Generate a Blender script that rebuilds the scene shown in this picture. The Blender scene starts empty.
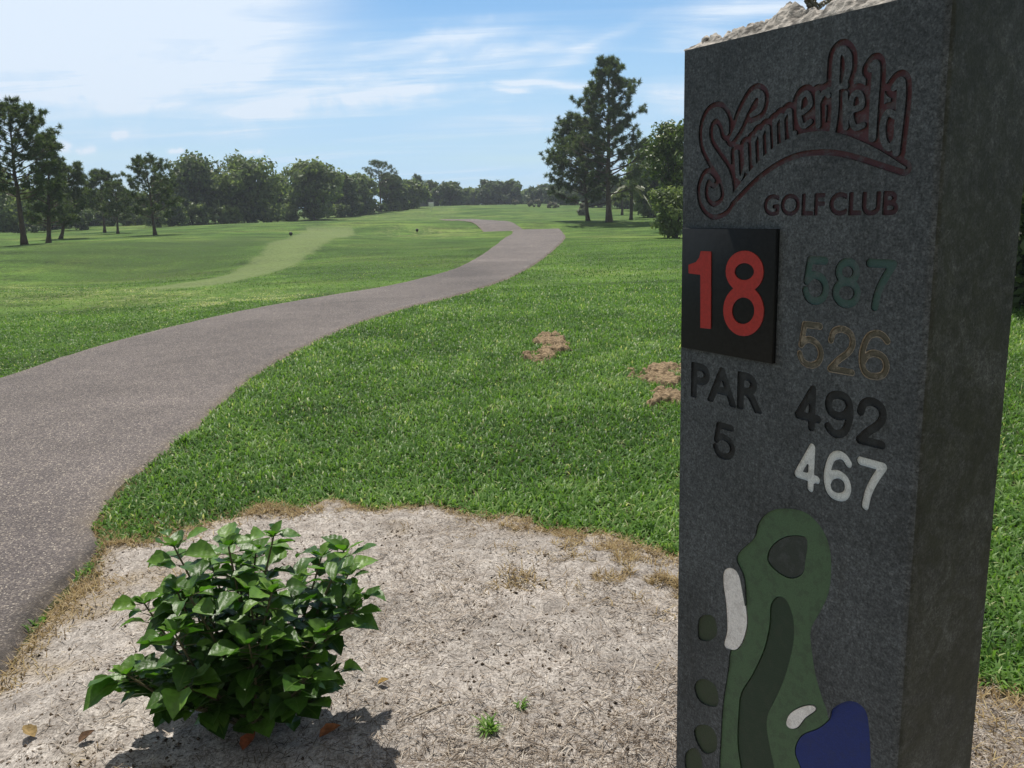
import bpy, math, random
import numpy as np
from mathutils import Vector, Matrix

random.seed(7); rng = np.random.default_rng(11)
scene = bpy.context.scene
COL = scene.collection
R = math.radians

# ------------------------------------------------------------------ camera
H_EYE = 1.45
F_PX = 858.0
PITCH, ROLL = R(11.9), R(1.7)
Fv = np.array([0, math.cos(PITCH), -math.sin(PITCH)])
R0 = np.array([1., 0, 0]); U0 = np.cross(R0, Fv)
Rv = math.cos(ROLL) * R0 - math.sin(ROLL) * U0
Uv = math.sin(ROLL) * R0 + math.cos(ROLL) * U0

def ray(px, py):
    d = Fv + Rv * (px - 512) / F_PX + Uv * (384 - py) / F_PX
    return d / np.linalg.norm(d)
def ground(px, py, z=0.0):
    d = ray(px, py)
    return d[:2] * (-(H_EYE - z) / d[2])
def at_dist(px, Y, row=222):
    """ground x of the column px at forward distance Y"""
    d = ray(px, row)
    return d[0] / d[1] * Y

cam_d = bpy.data.cameras.new('camera'); cam = bpy.data.objects.new('camera', cam_d)
COL.objects.link(cam); scene.camera = cam
cam_d.sensor_width = 36.0; cam_d.lens = F_PX / 1024 * 36.0
cam_d.clip_start = 0.02; cam_d.clip_end = 5000
M = Matrix(((Rv[0], Uv[0], -Fv[0], 0), (Rv[1], Uv[1], -Fv[1], 0), (Rv[2], Uv[2], -Fv[2], H_EYE), (0, 0, 0, 1)))
cam.matrix_world = M

# ------------------------------------------------------------------ helpers
def tag(o, label=None, cat=None, group=None, kind=None):
    if label: o['label'] = label
    if cat: o['category'] = cat
    if group: o['group'] = group
    if kind: o['kind'] = kind
    return o
def empty(name, loc=(0, 0, 0), rz=0.0):
    o = bpy.data.objects.new(name, None); COL.objects.link(o)
    o.location = loc; o.rotation_euler = (0, 0, rz); o.empty_display_size = .1
    return o
def mesh_np(name, V, FL, mats, parent=None, attrs=None, smooth=False, midx=None):
    """V (N,3); FL list of (m,k) index arrays"""
    V = np.asarray(V, dtype=np.float32)
    me = bpy.data.meshes.new(name)
    FL = [np.asarray(f, dtype=np.int32) for f in FL if len(f)]
    me.vertices.add(len(V)); me.vertices.foreach_set('co', V.ravel())
    loops = np.concatenate([f.ravel() for f in FL])
    tot = np.concatenate([np.full(len(f), f.shape[1], dtype=np.int32) for f in FL])
    start = np.concatenate([[0], np.cumsum(tot)[:-1]]).astype(np.int32)
    me.loops.add(len(loops)); me.loops.foreach_set('vertex_index', loops)
    me.polygons.add(len(tot)); me.polygons.foreach_set('loop_start', start)
    if smooth: me.polygons.foreach_set('use_smooth', np.ones(len(tot), dtype=bool))
    if midx is not None: me.polygons.foreach_set('material_index', np.asarray(midx, dtype=np.int32))
    me.update(calc_edges=True)
    for k, a in (attrs or {}).items():
        at = me.attributes.new(k, 'FLOAT', 'POINT'); at.data.foreach_set('value', np.asarray(a, dtype=np.float32))
    for m in (mats if isinstance(mats, (list, tuple)) else [mats]): me.materials.append(m)
    o = bpy.data.objects.new(name, me); COL.objects.link(o)
    if parent: o.parent = parent
    return o
class MB:
    def __init__(s): s.v = []; s.f = {}; s.n = 0; s.a = []
    def add(s, V, F, tint=0.5):
        V = np.asarray(V, float); F = [list(f) for f in F]
        s.v.append(V)
        for f in F: s.f.setdefault(len(f), []).append([i + s.n for i in f])
        s.n += len(V); s.a.append(np.full(len(V), tint) if np.isscalar(tint) else np.asarray(tint))
    def addnp(s, V, F, tint):
        s.v.append(np.asarray(V, float)); F = np.asarray(F)
        s.f.setdefault(F.shape[1], []).extend((F + s.n).tolist()); s.n += len(V); s.a.append(tint)
    def build(s, name, mats, parent=None, smooth=False):
        return mesh_np(name, np.concatenate(s.v), [np.array(x) for x in s.f.values()], mats, parent,
                       {'tint': np.concatenate(s.a)}, smooth)
def tube(pts, rad, n=8, cap=True):
    pts = np.asarray(pts, float); V = []; F = []
    up = np.array([0.13, 0.31, 0.94])
    for i, p in enumerate(pts):
        t = pts[min(i + 1, len(pts) - 1)] - pts[max(i - 1, 0)]; t /= np.linalg.norm(t) + 1e-9
        a = np.cross(t, up if abs(t @ up) < .95 else np.array([1., 0, 0])); a /= np.linalg.norm(a); b = np.cross(t, a)
        for k in range(n):
            th = 2 * math.pi * k / n
            V.append(p + rad[i] * (a * math.cos(th) + b * math.sin(th)))
    for i in range(len(pts) - 1):
        for k in range(n):
            F.append([i * n + k, i * n + (k + 1) % n, (i + 1) * n + (k + 1) % n, (i + 1) * n + k])
    if cap: F.append(list(range((len(pts) - 1) * n, len(pts) * n))); F.append(list(range(n))[::-1])
    return V, F
def catmull(P, n=6, closed=False):
    P = np.asarray(P, float); N = len(P); out = []
    rngi = range(N if closed else N - 1)
    for i in rngi:
        g = (lambda j: P[j % N]) if closed else (lambda j: P[min(max(j, 0), N - 1)])
        p0, p1, p2, p3 = g(i - 1), g(i), g(i + 1), g(i + 2)
        for k in range(n):
            t = k / n
            out.append(.5 * (2 * p1 + (p2 - p0) * t + (2 * p0 - 5 * p1 + 4 * p2 - p3) * t * t + (3 * p1 - p0 - 3 * p2 + p3) * t ** 3))
    if not closed: out.append(P[-1])
    return np.array(out)
_lat = rng.random((256, 256))
def vn(x, y):
    x = np.asarray(x, float); y = np.asarray(y, float)
    xi = np.floor(x).astype(int); yi = np.floor(y).astype(int); fx = x - xi; fy = y - yi
    fx = fx * fx * (3 - 2 * fx); fy = fy * fy * (3 - 2 * fy)
    a = _lat[xi & 255, yi & 255]; b = _lat[(xi + 1) & 255, yi & 255]; c = _lat[xi & 255, (yi + 1) & 255]; d = _lat[(xi + 1) & 255, (yi + 1) & 255]
    return (a * (1 - fx) + b * fx) * (1 - fy) + (c * (1 - fx) + d * fx) * fy
def fbm(x, y, o=4):
    s = 0; a = .5; t = 0
    for i in range(o): s = s + a * vn(x * 2 ** i + 17.3 * i, y * 2 ** i + 5.1 * i); t += a; a *= .5
    return s / t
def inpoly(x, y, P):
    x = np.asarray(x, float); y = np.asarray(y, float); r = np.zeros(x.shape, bool); n = len(P)
    for i in range(n):
        x1, y1 = P[i]; x2, y2 = P[(i + 1) % n]
        if y1 == y2: continue
        c = ((y1 > y) != (y2 > y)) & (x < (x2 - x1) * (y - y1) / (y2 - y1) + x1); r ^= c
    return r
def dpoly(x, y, P, closed=True):
    x = np.asarray(x, float); y = np.asarray(y, float); d = np.full(x.shape, 1e9); n = len(P)
    for i in range(n if closed else n - 1):
        a = P[i]; b = P[(i + 1) % n]; dx, dy = b[0] - a[0], b[1] - a[1]; L = dx * dx + dy * dy + 1e-12
        t = np.clip(((x - a[0]) * dx + (y - a[1]) * dy) / L, 0, 1)
        d = np.minimum(d, np.hypot(x - a[0] - t * dx, y - a[1] - t * dy))
    return d
def sdf(x, y, P): return np.where(inpoly(x, y, P), -1, 1) * dpoly(x, y, P)
def sstep(a, b, x): t = np.clip((np.asarray(x, float) - a) / (b - a), 0, 1); return t * t * (3 - 2 * t)

# ------------------------------------------------------------------ materials
class NT:
    def __init__(s, nt): s.t = nt; s.n = nt.nodes; s.l = nt.links
    def new(s, ty, **kw):
        n = s.n.new(ty)
        for k, v in kw.items(): setattr(n, k, v)
        return n
    def link(s, a, b): s.l.new(a, b)
    def val(s, sock, v):
        if isinstance(v, bpy.types.NodeSocket): s.l.new(v, sock)
        else: sock.default_value = v
    def math(s, op, a, b=0.0, c=None, clamp=False):
        n = s.new('ShaderNodeMath', operation=op); n.use_clamp = clamp
        s.val(n.inputs[0], a); s.val(n.inputs[1], b)
        if c is not None: s.val(n.inputs[2], c)
        return n.outputs[0]
    def noise(s, vec, scale, detail=4, rough=.55, dist=0.0, out=0):
        n = s.new('ShaderNodeTexNoise'); n.inputs['Scale'].default_value = scale; n.inputs['Detail'].default_value = detail
        n.inputs['Roughness'].default_value = rough; n.inputs['Distortion'].default_value = dist
        if vec is not None: s.l.new(vec, n.inputs['Vector'])
        return n.outputs[out]
    def voro(s, vec, scale, out='Color'):
        n = s.new('ShaderNodeTexVoronoi'); n.inputs['Scale'].default_value = scale
        if vec is not None: s.l.new(vec, n.inputs['Vector'])
        return n.outputs[out]
    def ramp(s, fac, stops):
        n = s.new('ShaderNodeValToRGB'); s.l.new(fac, n.inputs[0]); e = n.color_ramp.elements
        while len(e) < len(stops): e.new(0.5)
        for el, (p, c) in zip(e, stops):
            el.position = p; el.color = (*c, 1) if not isinstance(c, (int, float)) else (c, c, c, 1)
        return n.outputs[0]
    def mix(s, fac, a, b, mode='MIX'):
        n = s.new('ShaderNodeMix', data_type='RGBA', blend_type=mode)
        s.val(n.inputs[0], fac)
        for i, v in ((6, a), (7, b)):
            s.val(n.inputs[i], v if isinstance(v, bpy.types.NodeSocket) else (*v, 1))
        return n.outputs[2]
    def mapr(s, x, a, b, c=0., d=1.):
        n = s.new('ShaderNodeMapRange', clamp=True); s.val(n.inputs[0], x)
        for i, v in enumerate((a, b, c, d)): n.inputs[i + 1].default_value = v
        return n.outputs[0]
def mat(name):
    m = bpy.data.materials.new(name); m.use_nodes = True; nt = NT(m.node_tree)
    bs = m.node_tree.nodes['Principled BSDF']
    return m, nt, bs
def coords(nt, kind='Object'): return nt.new('ShaderNodeTexCoord').outputs[kind]
def attr(nt, name): return nt.new('ShaderNodeAttribute', attribute_name=name).outputs['Fac']
def bump(nt, bs, h, strength=.5, dist=.01):
    b = nt.new('ShaderNodeBump'); b.inputs['Strength'].default_value = strength; b.inputs['Distance'].default_value = dist
    nt.link(h, b.inputs['Height']); nt.link(b.outputs[0], bs.inputs['Normal'])
def foliage(name, stops, transl=.3, rough=.55, spec=.4):
    m, nt, bs = mat(name)
    c = nt.ramp(attr(nt, 'tint'), stops)
    nt.link(c, bs.inputs['Base Color']); bs.inputs['Roughness'].default_value = rough
    bs.inputs['Specular IOR Level'].default_value = spec
    if transl > 0:
        tr = nt.new('ShaderNodeBsdfTranslucent')
        tc = nt.mix(.6, c, (1., 1., .35), 'MULTIPLY'); hs = nt.new('ShaderNodeHueSaturation'); hs.inputs['Value'].default_value = 1.6
        nt.link(tc, hs.inputs['Color']); nt.link(hs.outputs[0], tr.inputs[0])
        mx = nt.new('ShaderNodeMixShader'); mx.inputs[0].default_value = transl
        nt.link(bs.outputs[0], mx.inputs[1]); nt.link(tr.outputs[0], mx.inputs[2])
        nt.link(mx.outputs[0], m.node_tree.nodes['Material Output'].inputs[0])
    return m
def plain(name, col, rough=.6, spec=.4, var=0., scale=30., bmp=0., bd=.002):
    m, nt, bs = mat(name); co = coords(nt)
    n = nt.noise(co, scale, 5)
    k = nt.mapr(n, .3, .7, 1 - var, 1 + var)
    cc = nt.mix(1., col, k, 'MULTIPLY')
    nt.link(cc, bs.inputs['Base Color']); bs.inputs['Roughness'].default_value = rough; bs.inputs['Specular IOR Level'].default_value = spec
    if bmp: bump(nt, bs, n, bmp, bd)
    return m

def m_lawn():
    m, nt, bs = mat('lawn'); co = coords(nt)
    big = nt.noise(co, .16, 6, .66); mid = nt.noise(co, .7, 4, .6)
    fine = nt.noise(co, 9., 4, .7); vf = nt.noise(co, 60., 3, .7)
    mp = nt.new('ShaderNodeMapping'); nt.link(co, mp.inputs[0]); mp.inputs['Scale'].default_value = (.35, 1., 1.)
    st = nt.noise(mp.outputs[0], .8, 3, .5)
    c = nt.ramp(big, [(.38, (.046, .096, .013)), (.50, (.070, .130, .020)), (.62, (.112, .166, .032))])
    k = nt.math('ADD', nt.mapr(mid, .35, .65, -.26, .26), nt.mapr(fine, .35, .65, -.42, .42))
    k = nt.math('ADD', k, nt.mapr(vf, .3, .7, -.3, .3)); k = nt.math('ADD', k, nt.mapr(st, .38, .62, -.22, .22)); k = nt.math('ADD', k, 1.)
    c = nt.mix(1., c, k, 'MULTIPLY')
    # mown tee strip, pale seed-head patches, worn spots: turf colours, plus mound shading painted as dark bands
    c = nt.mix(nt.math('MULTIPLY', attr(nt, 'strip'), nt.mapr(fine, .3, .62, .35, 1.)), c, (.165, .210, .078))
    c = nt.mix(nt.math('MULTIPLY', attr(nt, 'rough'), nt.mapr(mid, .4, .65, .3, 1.)), c, (.044, .078, .016))
    pm = nt.math('MULTIPLY', attr(nt, 'pale'), nt.mapr(nt.noise(co, 2.6, 5, .75), .5, .66, 0., 1.))
    c = nt.mix(nt.math('MULTIPLY', pm, .75), c, (.26, .29, .11))
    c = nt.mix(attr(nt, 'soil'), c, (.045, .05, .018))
    nt.link(c, bs.inputs['Base Color']); bs.inputs['Roughness'].default_value = .85; bs.inputs['Specular IOR Level'].default_value = .15
    bump(nt, bs, nt.math('ADD', fine, nt.math('MULTIPLY', vf, .4)), .7, .05)
    return m
def m_path():
    m, nt, bs = mat('asphalt'); co = coords(nt)
    v = nt.voro(co, 165.); sp = nt.new('ShaderNodeSeparateColor'); nt.link(v, sp.inputs[0])
    g = nt.ramp(sp.outputs[0], [(0., (.066, .055, .053)), (.45, (.110, .094, .090)), (.8, (.155, .132, .124)), (.94, (.30, .255, .215)), (1., (.55, .49, .40))])
    v2 = nt.voro(co, 85.); s2 = nt.new('ShaderNodeSeparateColor'); nt.link(v2, s2.inputs[0])
    g = nt.mix(nt.mapr(s2.outputs[1], .9, 1., 0., .4), g, (.40, .34, .28))
    lo = nt.noise(co, .55, 5, .6); mid = nt.noise(co, 3.5, 5, .65)
    k = nt.math('ADD', nt.mapr(lo, .3, .7, .74, 1.12), nt.mapr(mid, .3, .7, -.12, .12))
    k = nt.math('SUBTRACT', k, nt.math('MULTIPLY', attr(nt, 'stain'), nt.mapr(mid, .3, .7, .1, .42)))
    g = nt.mix(1., g, k, 'MULTIPLY')
    g = nt.mix(nt.math('MULTIPLY', attr(nt, 'edge'), nt.mapr(nt.noise(co, 14., 4), .35, .65, .2, .9)), g, (.27, .215, .15))
    g = nt.mix(nt.math('MULTIPLY', attr(nt, 'edge_shade'), nt.mapr(nt.noise(co, 22., 5, .7), .35, .6, .45, .95)), g, (.028, .023, .018))  # shade of the path edge, mixed into the asphalt as broken dark colour
    nt.link(g, bs.inputs['Base Color']); bs.inputs['Roughness'].default_value = .8; bs.inputs['Specular IOR Level'].default_value = .3
    h = nt.math('ADD', nt.voro(co, 165., 'Distance'), nt.math('MULTIPLY', nt.noise(co, 40., 3), .8))
    bump(nt, bs, h, .9, .004)
    return m
def m_bed():
    m, nt, bs = mat('sandy_mulch'); co = coords(nt)
    lo = nt.noise(co, 1.6, 5, .65); mid = nt.noise(co, 14., 6, .7); fi = nt.noise(co, 110., 4, .75)
    mp = nt.new('ShaderNodeMapping'); nt.link(co, mp.inputs[0]); mp.inputs['Scale'].default_value = (1., .25, 1.); mp.inputs['Rotation'].default_value = (0, 0, .6)
    fb = nt.noise(mp.outputs[0], 160., 4, .7, 1.5)
    c = nt.ramp(mid, [(.3, (.29, .255, .225)), (.5, (.455, .412, .37)), (.7, (.58, .535, .485))])
    c = nt.mix(1., c, nt.mapr(lo, .32, .68, .66, 1.18), 'MULTIPLY')
    k = nt.math('MULTIPLY', nt.mapr(fi, .32, .68, .55, 1.4), nt.mapr(fb, .35, .65, .72, 1.25))
    c = nt.mix(1., c, k, 'MULTIPLY')
    c = nt.mix(nt.math('MULTIPLY', attr(nt, 'dry'), nt.mapr(mid, .4, .6, .3, .9)), c, (.30, .22, .11))
    vs_ = nt.new('ShaderNodeSeparateColor'); nt.link(nt.voro(co, 150.), vs_.inputs[0])
    c = nt.mix(nt.math('MULTIPLY', nt.mapr(vs_.outputs[0], .86, .9, 0., .85), nt.mapr(nt.noise(co, 7., 4, .7), .42, .6, .15, 1.)), c, (.10, .078, .058))
    nt.link(c, bs.inputs['Base Color']); bs.inputs['Roughness'].default_value = .95; bs.inputs['Specular IOR Level'].default_value = .1
    bump(nt, bs, nt.math('ADD', nt.math('ADD', fi, nt.math('MULTIPLY', mid, 1.2)), fb), .8, .006)
    return m
def m_granite(name, base, green=0.0):
    m, nt, bs = mat(name); co = coords(nt)
    n1 = nt.noise(co, 330., 4, .75); n2 = nt.noise(co, 120., 4, .7); n3 = nt.noise(co, 9., 5, .6); v = nt.voro(co, 420.)
    s = nt.new('ShaderNodeSeparateColor'); nt.link(v, s.inputs[0])
    k = nt.math('MULTIPLY', nt.mapr(n1, .32, .68, .30, 1.85), nt.mapr(n2, .35, .65, .62, 1.42))
    c = nt.mix(1., base, k, 'MULTIPLY')
    c = nt.mix(nt.mapr(s.outputs[0], .93, 1., 0., .45), c, (.22, .23, .235))
    c = nt.mix(1., c, nt.mapr(n3, .35, .65, .74, 1.2), 'MULTIPLY')
    m2 = nt.new('ShaderNodeMapping'); nt.link(co, m2.inputs[0]); m2.inputs['Scale'].default_value = (1., 1., .08)
    c = nt.mix(nt.mapr(nt.noise(m2.outputs[0], 42., 5, .7, .6), .56, .68, 0., .4), c, (.036, .038, .034))
    if green:
        st = nt.noise(co, 26., 6, .7, 1.2)
        c = nt.mix(nt.mapr(st, .36, .58, 0.1, green), c, (.026, .028, .015)); c = nt.mix(1., c, nt.mapr(nt.noise(co, 45., 5, .7), .3, .7, .7, 1.35), 'MULTIPLY')
        ln = nt.math('ABSOLUTE', nt.math('SUBTRACT', nt.noise(co, 17., 3, .5, 2.5), .5))
        c = nt.mix(nt.math('MULTIPLY', nt.mapr(ln, 0., .012, .45, 0.), nt.mapr(n3, .5, .6, 0., 1.)), c, (.2, .2, .19))
    nt.link(c, bs.inputs['Base Color']); bs.inputs['Roughness'].default_value = .62; bs.inputs['Specular IOR Level'].default_value = .35
    bump(nt, bs, nt.math('ADD', n1, nt.math('MULTIPLY', n2, .8)), .45, .0012)
    return m
def m_paint(name, col, wear=.3, rough=.55, wearcol=(.11, .12, .125), wscale=70., lo=.5, hi=.6):
    m, nt, bs = mat(name); co = coords(nt)
    n = nt.noise(co, wscale, 6, .7); f = nt.noise(co, 500., 3, .7)
    c = nt.mix(nt.mapr(n, lo, hi, 0., wear), col, wearcol)
    c = nt.mix(1., c, nt.mapr(f, .3, .7, .8, 1.2), 'MULTIPLY')
    nt.link(c, bs.inputs['Base Color']); bs.inputs['Roughness'].default_value = rough; bs.inputs['Specular IOR Level'].default_value = .4
    bump(nt, bs, nt.math('ADD', f, n), .4, .0012)
    return m
def m_bark(name, c1, c2, sc=9.):
    m, nt, bs = mat(name); co = coords(nt)
    mp = nt.new('ShaderNodeMapping'); nt.link(co, mp.inputs[0]); mp.inputs['Scale'].default_value = (1, 1, .3)
    n = nt.noise(mp.outputs[0], sc, 6, .7, .6)
    nt.link(nt.ramp(n, [(.35, c1), (.65, c2)]), bs.inputs['Base Color']); bs.inputs['Roughness'].default_value = .9
    bump(nt, bs, n, 1., .03); return m

LAWN, PATH, BED = m_lawn(), m_path(), m_bed()
GRASS = foliage('grass_blade', [(0., (.056, .130, .020)), (.5, (.116, .235, .040)), (.9, (.20, .33, .085)), (1., (.46, .50, .25))], .40, .45, .32)
DRY = foliage('dry_grass', [(0., (.13, .085, .038)), (.6, (.30, .215, .10)), (1., (.45, .36, .19))], .2, .7, .2)
LITTER = foliage('litter', [(0., (.035, .025, .018)), (.3, (.12, .088, .06)), (.65, (.32, .265, .21)), (1., (.56, .50, .42))], .0, .85, .15)
SOIL = plain('loose_soil', (.25, .185, .115), .95, .1, .6, 45., 1., .02)
BARK = m_bark('pine_bark', (.045, .034, .028), (.15, .115, .09))
BARK2 = m_bark('oak_bark', (.04, .035, .03), (.12, .105, .085))
PINE = foliage('pine_needles', [(0., (.050, .080, .030)), (.5, (.088, .130, .048)), (1., (.15, .195, .075))], .32, .5, .3)
OAK = foliage('oak_leaves', [(0., (.085, .125, .048)), (.5, (.15, .205, .082)), (1., (.23, .28, .12))], .42, .5, .35)
OAKD = foliage('dark_leaves', [(0., (.055, .086, .036)), (.5, (.095, .138, .058)), (1., (.15, .195, .085))], .4, .5, .3)
LIGHTL = foliage('light_leaves', [(0., (.045, .08, .018)), (.5, (.085, .135, .03)), (1., (.17, .22, .055))], .3, .45, .4)
GREYL = foliage('grey_leaves', [(0., (.12, .13, .10)), (.5, (.22, .22, .18)), (1., (.34, .32, .28))], .2, .6, .3)
PALM = foliage('palm_leaves', [(0., (.05, .08, .018)), (.5, (.085, .125, .028)), (1., (.14, .17, .045))], .3, .45, .4)

def m_hib():
    m, nt, bs = mat('hibiscus_leaf'); co = coords(nt)
    t = attr(nt, 'tint'); a = attr(nt, 'across')
    c = nt.ramp(t, [(0., (.026, .066, .010)), (.6, (.062, .135, .020)), (.9, (.12, .22, .035)), (1., (.18, .28, .06))])
    n = nt.noise(co, 55., 4, .6)
    c = nt.mix(1., c, nt.mapr(n, .3, .7, .75, 1.25), 'MULTIPLY')
    c = nt.mix(nt.mapr(a, 0., .07, .7, 0.), c, (.12, .19, .05))
    nt.link(c, bs.inputs['Base Color']); bs.inputs['Roughness'].default_value = .40; bs.inputs['Specular IOR Level'].default_value = .36
    w = nt.new('ShaderNodeTexWave'); w.inputs['Scale'].default_value = 22.; w.inputs['Distortion'].default_value = 3.; nt.link(co, w.inputs[0])
    bump(nt, bs, nt.math('ADD', n, nt.math('MULTIPLY', w.outputs[1], .25)), .5, .004)
    tr = nt.new('ShaderNodeBsdfTranslucent'); tc = nt.mix(1., c, (1.5, 2.3, .6), 'MULTIPLY'); nt.link(tc, tr.inputs[0])
    mx = nt.new('ShaderNodeMixShader'); mx.inputs[0].default_value = .22
    nt.link(bs.outputs[0], mx.inputs[1]); nt.link(tr.outputs[0], mx.inputs[2]); nt.link(mx.outputs[0], m.node_tree.nodes['Material Output'].inputs[0])
    return m
HIB = m_hib()
STEM = plain('green_brown_stem', (.11, .10, .05), .7, .3, .3, 60.)

# ------------------------------------------------------------------ terrain
def zt(x, y):
    x = np.asarray(x, float); y = np.asarray(y, float); r = np.hypot(x, y)
    z = np.zeros_like(r)
    wx = np.exp(-((x - 2) / 14.) ** 2)
    z = z - .85 * np.exp(-((y - 54.) / 5.4) ** 2) * wx + .05 * np.exp(-((y - 45.5) / 4.) ** 2) * wx
    b = np.degrees(np.arctan2(x, np.maximum(y, 1e-3)))
    z = z + .42 * np.exp(-((x + 17) / 6.) ** 2 - ((y - 33) / 6.) ** 2) - .28 * np.exp(-((x + 10.5) / 4.) ** 2 - ((y - 23) / 4.5) ** 2) + .22 * np.exp(-((x + 7.5) / 3.) ** 2 - ((y - 34) / 6.) ** 2)
    # tee mound and the rise carrying the far fairway
    z = z + .55 * np.exp(-((x + 17) / 13.) ** 2 - ((y - 66) / 17.) ** 2)
    z = z + 1.35 * sstep(80, 165, y) * np.exp(-((b + 5) / 12.) ** 2)
    z = z + (.5 * sstep(70, 110, y)) * np.exp(-((b + 22) / 8.) ** 2)
    z = z + .9 * np.exp(-((x + 38) / 7.) ** 2 - ((y - 52) / 9.) ** 2) * 1.0
    z = z + (fbm(x / 9. + 3, y / 9.) - .5) * .28 * sstep(14, 40, r) + (fbm(x / 30. + 30, y / 30.) - .5) * .7 * sstep(40, 120, r)
    return z
def zt1(x, y): return float(zt(np.array([x]), np.array([y]))[0])

# path edges (world metres)
LE = catmull([(-4.3, -8), (-4.35, -3), (-4.5, 1), (-4.68, 4.5), (-4.72, 7.7), (-4.6, 9.9), (-3.97, 12.5), (-3.1, 14.3), (-2.1, 16.3), (-1.2, 20.2), (-.6, 27.2), (-.2, 36), (.25, 43), (-.3, 50), (-2.0, 60), (-4.0, 71), (-6.2, 80)], 10)
RE = catmull([(-1.2, -8), (-1.35, -3), (-1.5, 1), tuple(ground(2, 684)), tuple(ground(57, 609)), tuple(ground(103, 553)), tuple(ground(96, 524)), tuple(ground(133, 482)), tuple(ground(190, 437)), tuple(ground(232, 398)), (-2.26, 7.9), (-2.05, 10.2), (-1.5, 12.3), (-.8, 14.0), (.1, 17.4), (1.1, 24.0), (2.1, 32.6), (2.6, 40), (2.5, 50), (.8, 60), (-1.5, 72), (-4.6, 86)], 10)
def resample(P, n, ends=None):
    s = np.concatenate([[0], np.cumsum(np.hypot(*np.diff(P, axis=0).T))]); s /= s[-1]
    q = np.linspace(0, 1, n) ** 1.35
    return np.stack([np.interp(q, s, P[:, 0]), np.interp(q, s, P[:, 1])], 1)
nA, nC = 420, 30
L_, R_ = resample(LE, nA), resample(RE, nA)
_pi = np.concatenate([np.arange(0, 170, 2), np.arange(170, nA, 6), [nA - 1]]); PATHPOLY = np.concatenate([L_[_pi], R_[_pi][::-1]])
V = []; ed = []; edge_shade = []; stn = []
ST = [(ground(470, 271), .9, 2.2, .9), (ground(452, 279), .8, 1.6, .6), (ground(491, 262), 1.6, .45, -1.), (ground(240, 330), 1.2, .8, .35), (ground(70, 400), .9, .5, .4), (ground(150, 405), .6, .12, -.5), (ground(40, 520), .5, .3, .35), (ground(520, 240), 1.2, 3., -.4)]
for i in range(nA):
    j = (vn(i * .9, 3.) - .5) * .05; j2 = (vn(i * .9, 9.) - .5) * .06
    a, b = L_[i], R_[i]; t = (b - a) / np.linalg.norm(b - a); a = a - t * j; b = b + t * j2; W = np.linalg.norm(b - a)
    for k in range(nC + 1):
        u = k / nC; u = u - .12 * math.sin(2 * math.pi * u) / 2
        p = a * (1 - u) + b * u; e = min(u, 1 - u) * W
        lift = .022 + .0006 * max(p[1], 0)
        z = lift - .05 * math.exp(-(e / .012))
        V.append((p[0], p[1], z)); ed.append(math.exp(-(e / .05)))
        stn.append(sum(k_ * math.exp(-((p[0] - c_[0]) / a_) ** 2 - ((p[1] - c_[1]) / b_) ** 2) for c_, a_, b_, k_ in ST))
        edge_shade.append(1.0 * math.exp(-(((1 - u) * W - .03) / .075) ** 2) * float(sstep(3.75, 3.6, p[1])))  # dark band on the right: path-edge shadow painted into the surface
V = np.array(V); V[:, 2] += zt(V[:, 0], V[:, 1])
idx = np.arange(nA * (nC + 1)).reshape(nA, nC + 1)
Fq = np.stack([idx[:-1, :-1], idx[:-1, 1:], idx[1:, 1:], idx[1:, :-1]], -1).reshape(-1, 4)
tag(mesh_np('cart_path', V, [Fq], PATH, None, {'edge': ed, 'edge_shade': edge_shade, 'stain': stn}, True), kind='structure', label='grey speckled asphalt cart path curving away over the golf course')

# planting bed outline
bp = [(101, 553), (112, 545), (150, 545), (200, 529), (240, 520), (262, 508), (300, 512), (330, 503), (365, 512), (400, 510), (440, 507), (480, 518), (520, 520), (560, 532), (600, 534), (640, 549), (690, 564)]
BEDP = [tuple(ground(*p)) for p in bp]
BEDP += [(1.0, 2.62), (1.35, 2.44), tuple(ground(985, 683)), tuple(ground(1022, 697)), (1.9, 2.0), (2.4, 1.5), (2.6, .4), (2.4, -1.2), (1, -1.9), (-.6, -1.8), (-1.25, -1.2), (-1.44, 0.), (-1.46, 1.), tuple(ground(0, 684)), tuple(ground(54, 610))]
BEDP = np.array(BEDP)
BEDS = catmull(BEDP, 5, True)

# ground sheet: polar sheet, fine ahead, coarse behind
ang = np.concatenate([np.linspace(-180, -42, 40)[:-1], np.linspace(-42, 42, 520), np.linspace(42, 180, 40)[1:-1]])
dep = np.concatenate([np.linspace(70, 34, 30)[:-1], np.linspace(34, .42, 400), [.3, .2, .12, .06, .02]])
rad = np.concatenate([[0.15], H_EYE / np.tan(np.radians(dep))])
A_, Rr = np.meshgrid(np.radians(ang), rad); X = (Rr * np.sin(A_)).ravel(); Y = (Rr * np.cos(A_)).ravel(); Z = zt(X, Y)
nr, na = len(rad), len(ang)
idx = np.arange(nr * na).reshape(nr, na); nx = np.roll(idx, -1, axis=1)
Fq = np.stack([idx[:-1], nx[:-1], nx[1:], idx[1:]], -1).reshape(-1, 4)[:, ::-1]
Xc = np.append(X, 0.); Yc = np.append(Y, 0.); Zc = np.append(Z, 0.)
tri = np.stack([idx[0], np.full(na, nr * na), nx[0]], -1)[:, ::-1]
pxg = lambda L: np.array([ground(*p) for p in L])
STRIP = catmull(pxg([(140, 288), (180, 280), (215, 273), (250, 260), (275, 248), (290, 238), (303, 232.5), (330, 230.5), (352, 230.5), (350, 235), (338, 243), (314, 255), (286, 266.5), (250, 277), (200, 286)]), 5, True)
sd = sdf(Xc, Yc, STRIP); strip = sstep(.15, -.15, sd + (fbm(Xc * .9, Yc * .9) - .5) * .5)
P1 = pxg([(0, 276), (120, 286), (330, 292), (300, 302), (170, 312), (60, 300), (0, 302)]); P2 = pxg([(390, 228), (500, 226), (498, 232), (440, 240), (350, 236)])
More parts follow.
